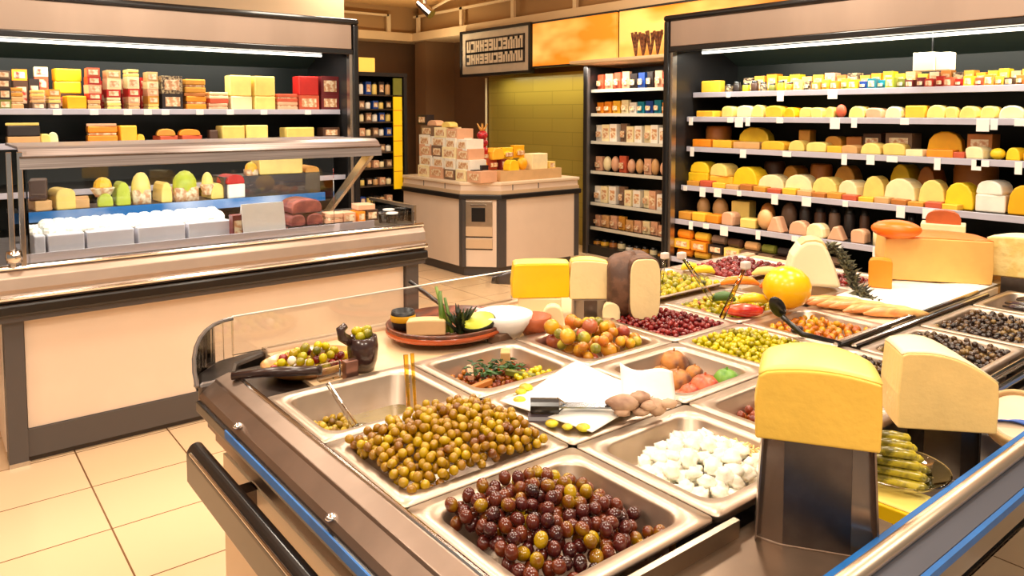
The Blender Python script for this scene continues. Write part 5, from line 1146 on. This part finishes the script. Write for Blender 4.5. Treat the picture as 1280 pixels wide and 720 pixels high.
# clear plastic stem (tasting fork) in the pan of green-gold olives
OIL = glassm('yellow_acrylic', (250, 226, 120), fac=.05)
c = atZ(511, 500, .92); d = EYE+ray(517, 442)*((c-EYE).dot(fw)*1.0/1.0); bm = B(); e = Vector((c.x+.01, c.y+.03, 1.02))
tube(bm, [(0, 0, -.03), e-c], [.005, .006], 8); tube(bm, [(.018, 0, -.03), (e-c)+Vector((.018, 0, 0))], [.004, .005], 8)
tag(obj('acrylic_fork', bm, OIL, loc=c), 'yellow-tinted clear fork standing in the green-gold olives', 'fork')
a = atZ(410, 480, .92); b_ = atZ(445, 535, .84); bm = B(); tube(bm, [(0, 0, 0), (b_-a)*.6, b_-a], [.006, .007, .010], 8); bm2 = bm
t = tag(obj('acrylic_spoon', bm, PLEXI, loc=a), 'clear plastic spoon resting in the nearly empty pan', 'spoon')
bm = B(); ball(bm, b_-a+Vector((.01, -.005, 0)), .022, (1.2, .9, .4), 12, 7); obj('spoon_bowl', bm, PLEXI, t, smooth=True)
# ------------------------------------------------------------------ far goods on the island
c = polar(988, 2.63); t = thing('yellow_ball_cheese', 'smooth bright yellow ball of cheese beyond the black spoon', 'cheese', (c.x, c.y, .912))
bm = B(); lathe(bm, [(0, .0), (.03, .002), (.060, .02), (.080, .052), (.083, .082), (.072, .112), (.05, .134), (.025, .145), (0, .148)], 32); obj('wax_shell', bm, mat('yellow_wax', (255, 198, 14), .28, coat=.2), t, smooth=True)
bm = B(); lathe(bm, [(0, .0), (.028, 0), (.024, .004), (0, .004)], 16); obj('base_ring', bm, CM['golden'], t)
# black spoon
a = atZ(990, 422, .925); b_ = EYE+ray(972, 384)*((a-EYE).dot(fw)*1.02)
t = thing('black_spoon', 'black serving spoon propped in the red and yellow mix', 'spoon', a)
bm = B(); q = b_-a; ball(bm, (0, 0, 0), .032, (.72, .3, 1.2), 14, 9); o = obj('spoon_bowl', bm, BLACK, t, smooth=True, loc=q); o.rotation_euler = (.3, -.45, facing(972))
bm = B(); tube(bm, [q*.7, q*.1+Vector((.03, -.02, 0)), (.10, -.10, -.012)], [.008, .009, .006], 8); obj('handle', bm, BLACK, t, smooth=True)
p = atZ(985, 412, .925); bm = B(); ball(bm, (0, 0, 0), .022, (1.3, .7, .6), 12, 7)
tag(obj('aubergine_piece', bm, mat('aubergine', (40, 22, 34), .2, coat=.6), smooth=True, loc=(p.x+.02, p.y-.02, .925)), 'glossy dark aubergine piece beside the black spoon', 'vegetable')
# red pepper fillet
p = atZ(930, 386, .93); bm = B(); ball(bm, (0, 0, 0), .055, (1.25, .42, .42), 14, 8, noise=.06)
tag(obj('red_pepper', bm, mat('pepper_red', (196, 34, 24), .25, c2=(236, 90, 50), vs=20, coat=.5), smooth=True, loc=(p.x, p.y, .925), rz=-.75), 'glossy red roasted pepper behind the yellow-green olives', 'pepper')
# orange pepper strips, yellow peppers
for i, (x, y, L, m) in enumerate(((925, 352, .15, 'o'), (968, 356, .11, 'o2'), (880, 338, .09, 'y'), (960, 340, .13, 'c'), (862, 334, .07, 'y'), (942, 374, .10, 'y'), (905, 372, .08, 'g'))):
    p = atZ(x, y, .935); mm = {'o': mat('strip_orange', (244, 140, 30), .3, coat=.4), 'o2': mat('strip_red_orange', (232, 100, 30), .3, coat=.4), 'y': mat('strip_yellow', (250, 216, 40), .3, coat=.4), 'c': CM['pale yellow'], 'g': mat('strip_green', (80, 116, 60), .35)}[m]
    bm = B(); tube(bm, [(-L/2, 0, 0), (-L*.3, .004, .012), (0, 0, .017), (L*.3, .003, .012), (L/2, 0, 0)], [.006, .016, .018, .016, .006], 9)
    tag(obj('pepper_strip', bm, mm, smooth=True, loc=(p.x, p.y, .925), rz=-.72), ['long orange pepper strip behind the red pickles', 'red-orange pepper strip close to the yellow ball cheese', 'yellow pepper strip between the two clear tongs', 'pale yellow strip beside the white cheese cone', 'short yellow strip nearest the fridge post', 'yellow strip just behind the red roasted pepper', 'green strip between the red pepper and the red pickles'][i], 'pepper', 'pepper strips on the far pans')
# clear tongs
for i, (x0, y0, x1, y1) in enumerate(((852, 320, 892, 376), (932, 332, 902, 398), (831, 320, 826, 352))):
    b_ = atZ(x1, y1, .925); a = EYE+ray(x0, y0)*((b_-EYE).dot(fw)*1.0); bm = B(); q = a-b_
    tube(bm, [(0, 0, 0), q*.5, q], [.010, .008, .007], 8)
    t = tag(obj('clear_tongs', bm, [PLEXI, OIL, PLEXI][i], smooth=True, loc=b_), ['clear plastic handle leaning away among the mixed olives, knob at its top', 'yellow-tinted clear handle standing in the mixed olives', 'short clear handle closest to the upright half wheel'][i], 'tongs')
    bm = B(); box(bm, -.016, .016, -.012, .012, -.012, .014); obj('knob', bm, mat('frosted_plastic', (226, 210, 200), .4), t, loc=q, bevel=.005)
# far block under white paper: raised wooden deck
bm = B(); box(bm, 2.52, 3.66, 1.14, 1.455, .865, .895)
tag(obj('serving_board', bm, mat('board_cream', (238, 214, 178), .4), bevel=.004), 'wide cream serving board under the fillets and paper at the far end', 'board')
bm = B(); sheet(bm, -.42, .42, -.155, .155, lambda u, v: .006*math.sin(u*11)*math.sin(v*7)+.008, 14)
tag(obj('butcher_paper', bm, PAPER, smooth=True, loc=(3.15, 1.298, .898), rz=.0, solid=.002), 'white butcher paper under the large orange-topped cheese', 'paper')
FIL = mat('fillet', (246, 196, 120), .35, c2=(236, 150, 84), vs=16, coat=.3, stretch=(1, 4, 1))
for i in range(7):
    bm = B(); L = .22; tube(bm, [(-L/2, 0, 0), (-L*.3, .008, .004), (0, 0, .007), (L*.3, -.006, .004), (L/2, 0, 0)], [.004, .016, .019, .016, .005], 8)
    p = atZ(1030+i*15, 378+i*2.5, .91); tag(obj('fish_fillet', bm, FIL, smooth=True, loc=(p.x, p.y, .912+.004*(i % 2)), rz=-.62+.12*math.sin(i*2)), f'pale orange fillet strip, {ORD[i+1]} of seven counted away from the yellow ball cheese', 'fillet', 'orange fillet strips on the serving board')
# white cone cheese with herb garland
c = polar(1020, 2.98); t = thing('white_cone_cheese', 'tall white cone-shaped cheese between the yellow ball and the big wedge', 'cheese', (c.x, c.y, .918), facing(1020)+.15)
ol = [(-.11, 0), (-.10, .06), (-.085, .12), (-.06, .16), (-.035, .178), (0, .182), (.03, .174), (.05, .14), (.075, .08), (.10, 0)]
bm = B(); prism(bm, ol, 'y', -.06, .06); obj('paste', bm, mat('white_paste', (252, 240, 200), .45, var=.03), t, bevel=.014, seg=3)
bm = B(); prism(bm, [(-.055, .166), (-.035, .182), (0, .187), (.030, .179), (.046, .15), (.03, .165), (0, .174), (-.035, .17)], 'y', -.055, .055); obj('rind', bm, mat('white_rind', (250, 210, 150), .4), t)
bm = B(); pts = [EYE+ray(x, y)*dd for x, y, dd in ((1036, 306, 2.98), (1050, 318, 2.96), (1062, 340, 2.93), (1070, 360, 2.90), (1082, 374, 2.86), (1105, 384, 2.80), (1130, 390, 2.74))]
c0_ = pts[0].copy()
for k in range(420):
    i = random.random()*(len(pts)-1.001); j = int(i); p = pts[j].lerp(pts[j+1], i-j)-c0_; a = random.random()*6.28; L = random.uniform(.02, .042)
    d = Vector((math.cos(a), math.sin(a), random.uniform(-.4, .8))); tube(bm, [p, p+d*L*.5, p+d*L], [.005, .006, .001], 4)
tag(obj('herb_garland', bm, mat('dried_herb', (112, 108, 78), .6, c2=(46, 44, 34), vs=60), loc=c0_), 'grey-green herb garland draped down beside the white cone cheese', 'herbs')
# big orange-topped wedge with half orange cheese on it
c = polar(1168, 3.16); Wd = 150*3.1/F
arch_cheese('big_cheese', 'large pale orange cheese block with orange rind standing on butcher paper', (c.x, c.y, .912), facing(1166)+.22, Wd*.80, .175, .26, .010, mat('paste_peach', (244, 192, 104), .42, var=.05, vs=16), RIND['o'], taper=.04)
c3 = polar(1124, 3.07); bm = B(); ball(bm, (0, 0, .0), .090, (1.05, .8, .42), 22, 12, noise=.015)
tag(obj('orange_cheese_half', bm, mat('mimolette', (252, 122, 20), .35, var=.12, vs=10), smooth=True, loc=(c3.x, c3.y, 1.124), rz=facing(1130)), 'bright orange domed cheese lying on top of the large block', 'cheese')
bm = B(); rounded_slab(bm, .085, .115, .08, .1); c4 = polar(1106, 2.98)
tag(obj('orange_cheese_block', bm, mat('orange_block', (252, 150, 30), .4, var=.08), loc=(c4.x, c4.y, .908), rz=facing(1108), bevel=.004), 'small bright orange cheese block in front of the large one', 'cheese')
c5 = polar(1213, 3.40); bm = B(); rounded_slab(bm, .14, .06, .08, .6)
tag(obj('reddish_sausage', bm, mat('reddish_meat', (196, 96, 50), .4, var=.15), loc=(c5.x, c5.y+.1, 1.09), rz=facing(1215)), 'reddish cured piece behind the large orange-topped block', 'meat')
tag(obj('rear_riser', box(B(), -.09, .09, -.06, .06, 0, .19), CM['cream'], loc=(c5.x, c5.y+.1, .899), rz=facing(1215), bevel=.003), 'cream block under the reddish cured piece', 'block')
# cheese on square steel stand at the frame edge
c = polar(1283, 3.03)
stand('square golden steel stand under the pale crumbly cheese', (c.x, c.y, .8635), facing(1266), .20, .12, .079, 0, mat('gold_steel', (190, 160, 110), .25, .9))
arch_cheese('crumbly_cheese', 'pale crumbly cheese with domed rind on the square golden stand', (c.x, c.y, .944), facing(1266)-.05, .236, .158, .15, .022, mat('paste_crumbly', (250, 226, 150), .5, c2=(236, 206, 120), vs=22, bump=.5, bs=30), RIND['w'], taper=.05)
# fish/aubergine strips in the far dark pan
DK = mat('dark_fillet', (60, 46, 52), .22, c2=(22, 18, 24), vs=26, coat=.6)
for i in range(8):
    bm = B(); L = .20; tube(bm, [(-L/2, 0, 0), (-L*.3, .004, .006), (0, 0, .010), (L*.3, 0, .006), (L/2, 0, 0)], [.004, .011, .013, .011, .004], 8)
    tag(obj('dark_fillet', bm, DK, smooth=True, loc=(3.06+.043*i, .92+.008*math.sin(i*2), .895+.004*(i % 2)), rz=1.2), f'glossy dark fillet, {ORD[i+1]} of eight counted from the black olive pan', 'fillet', 'glossy dark fillets beyond the black olives')
finish_labels()
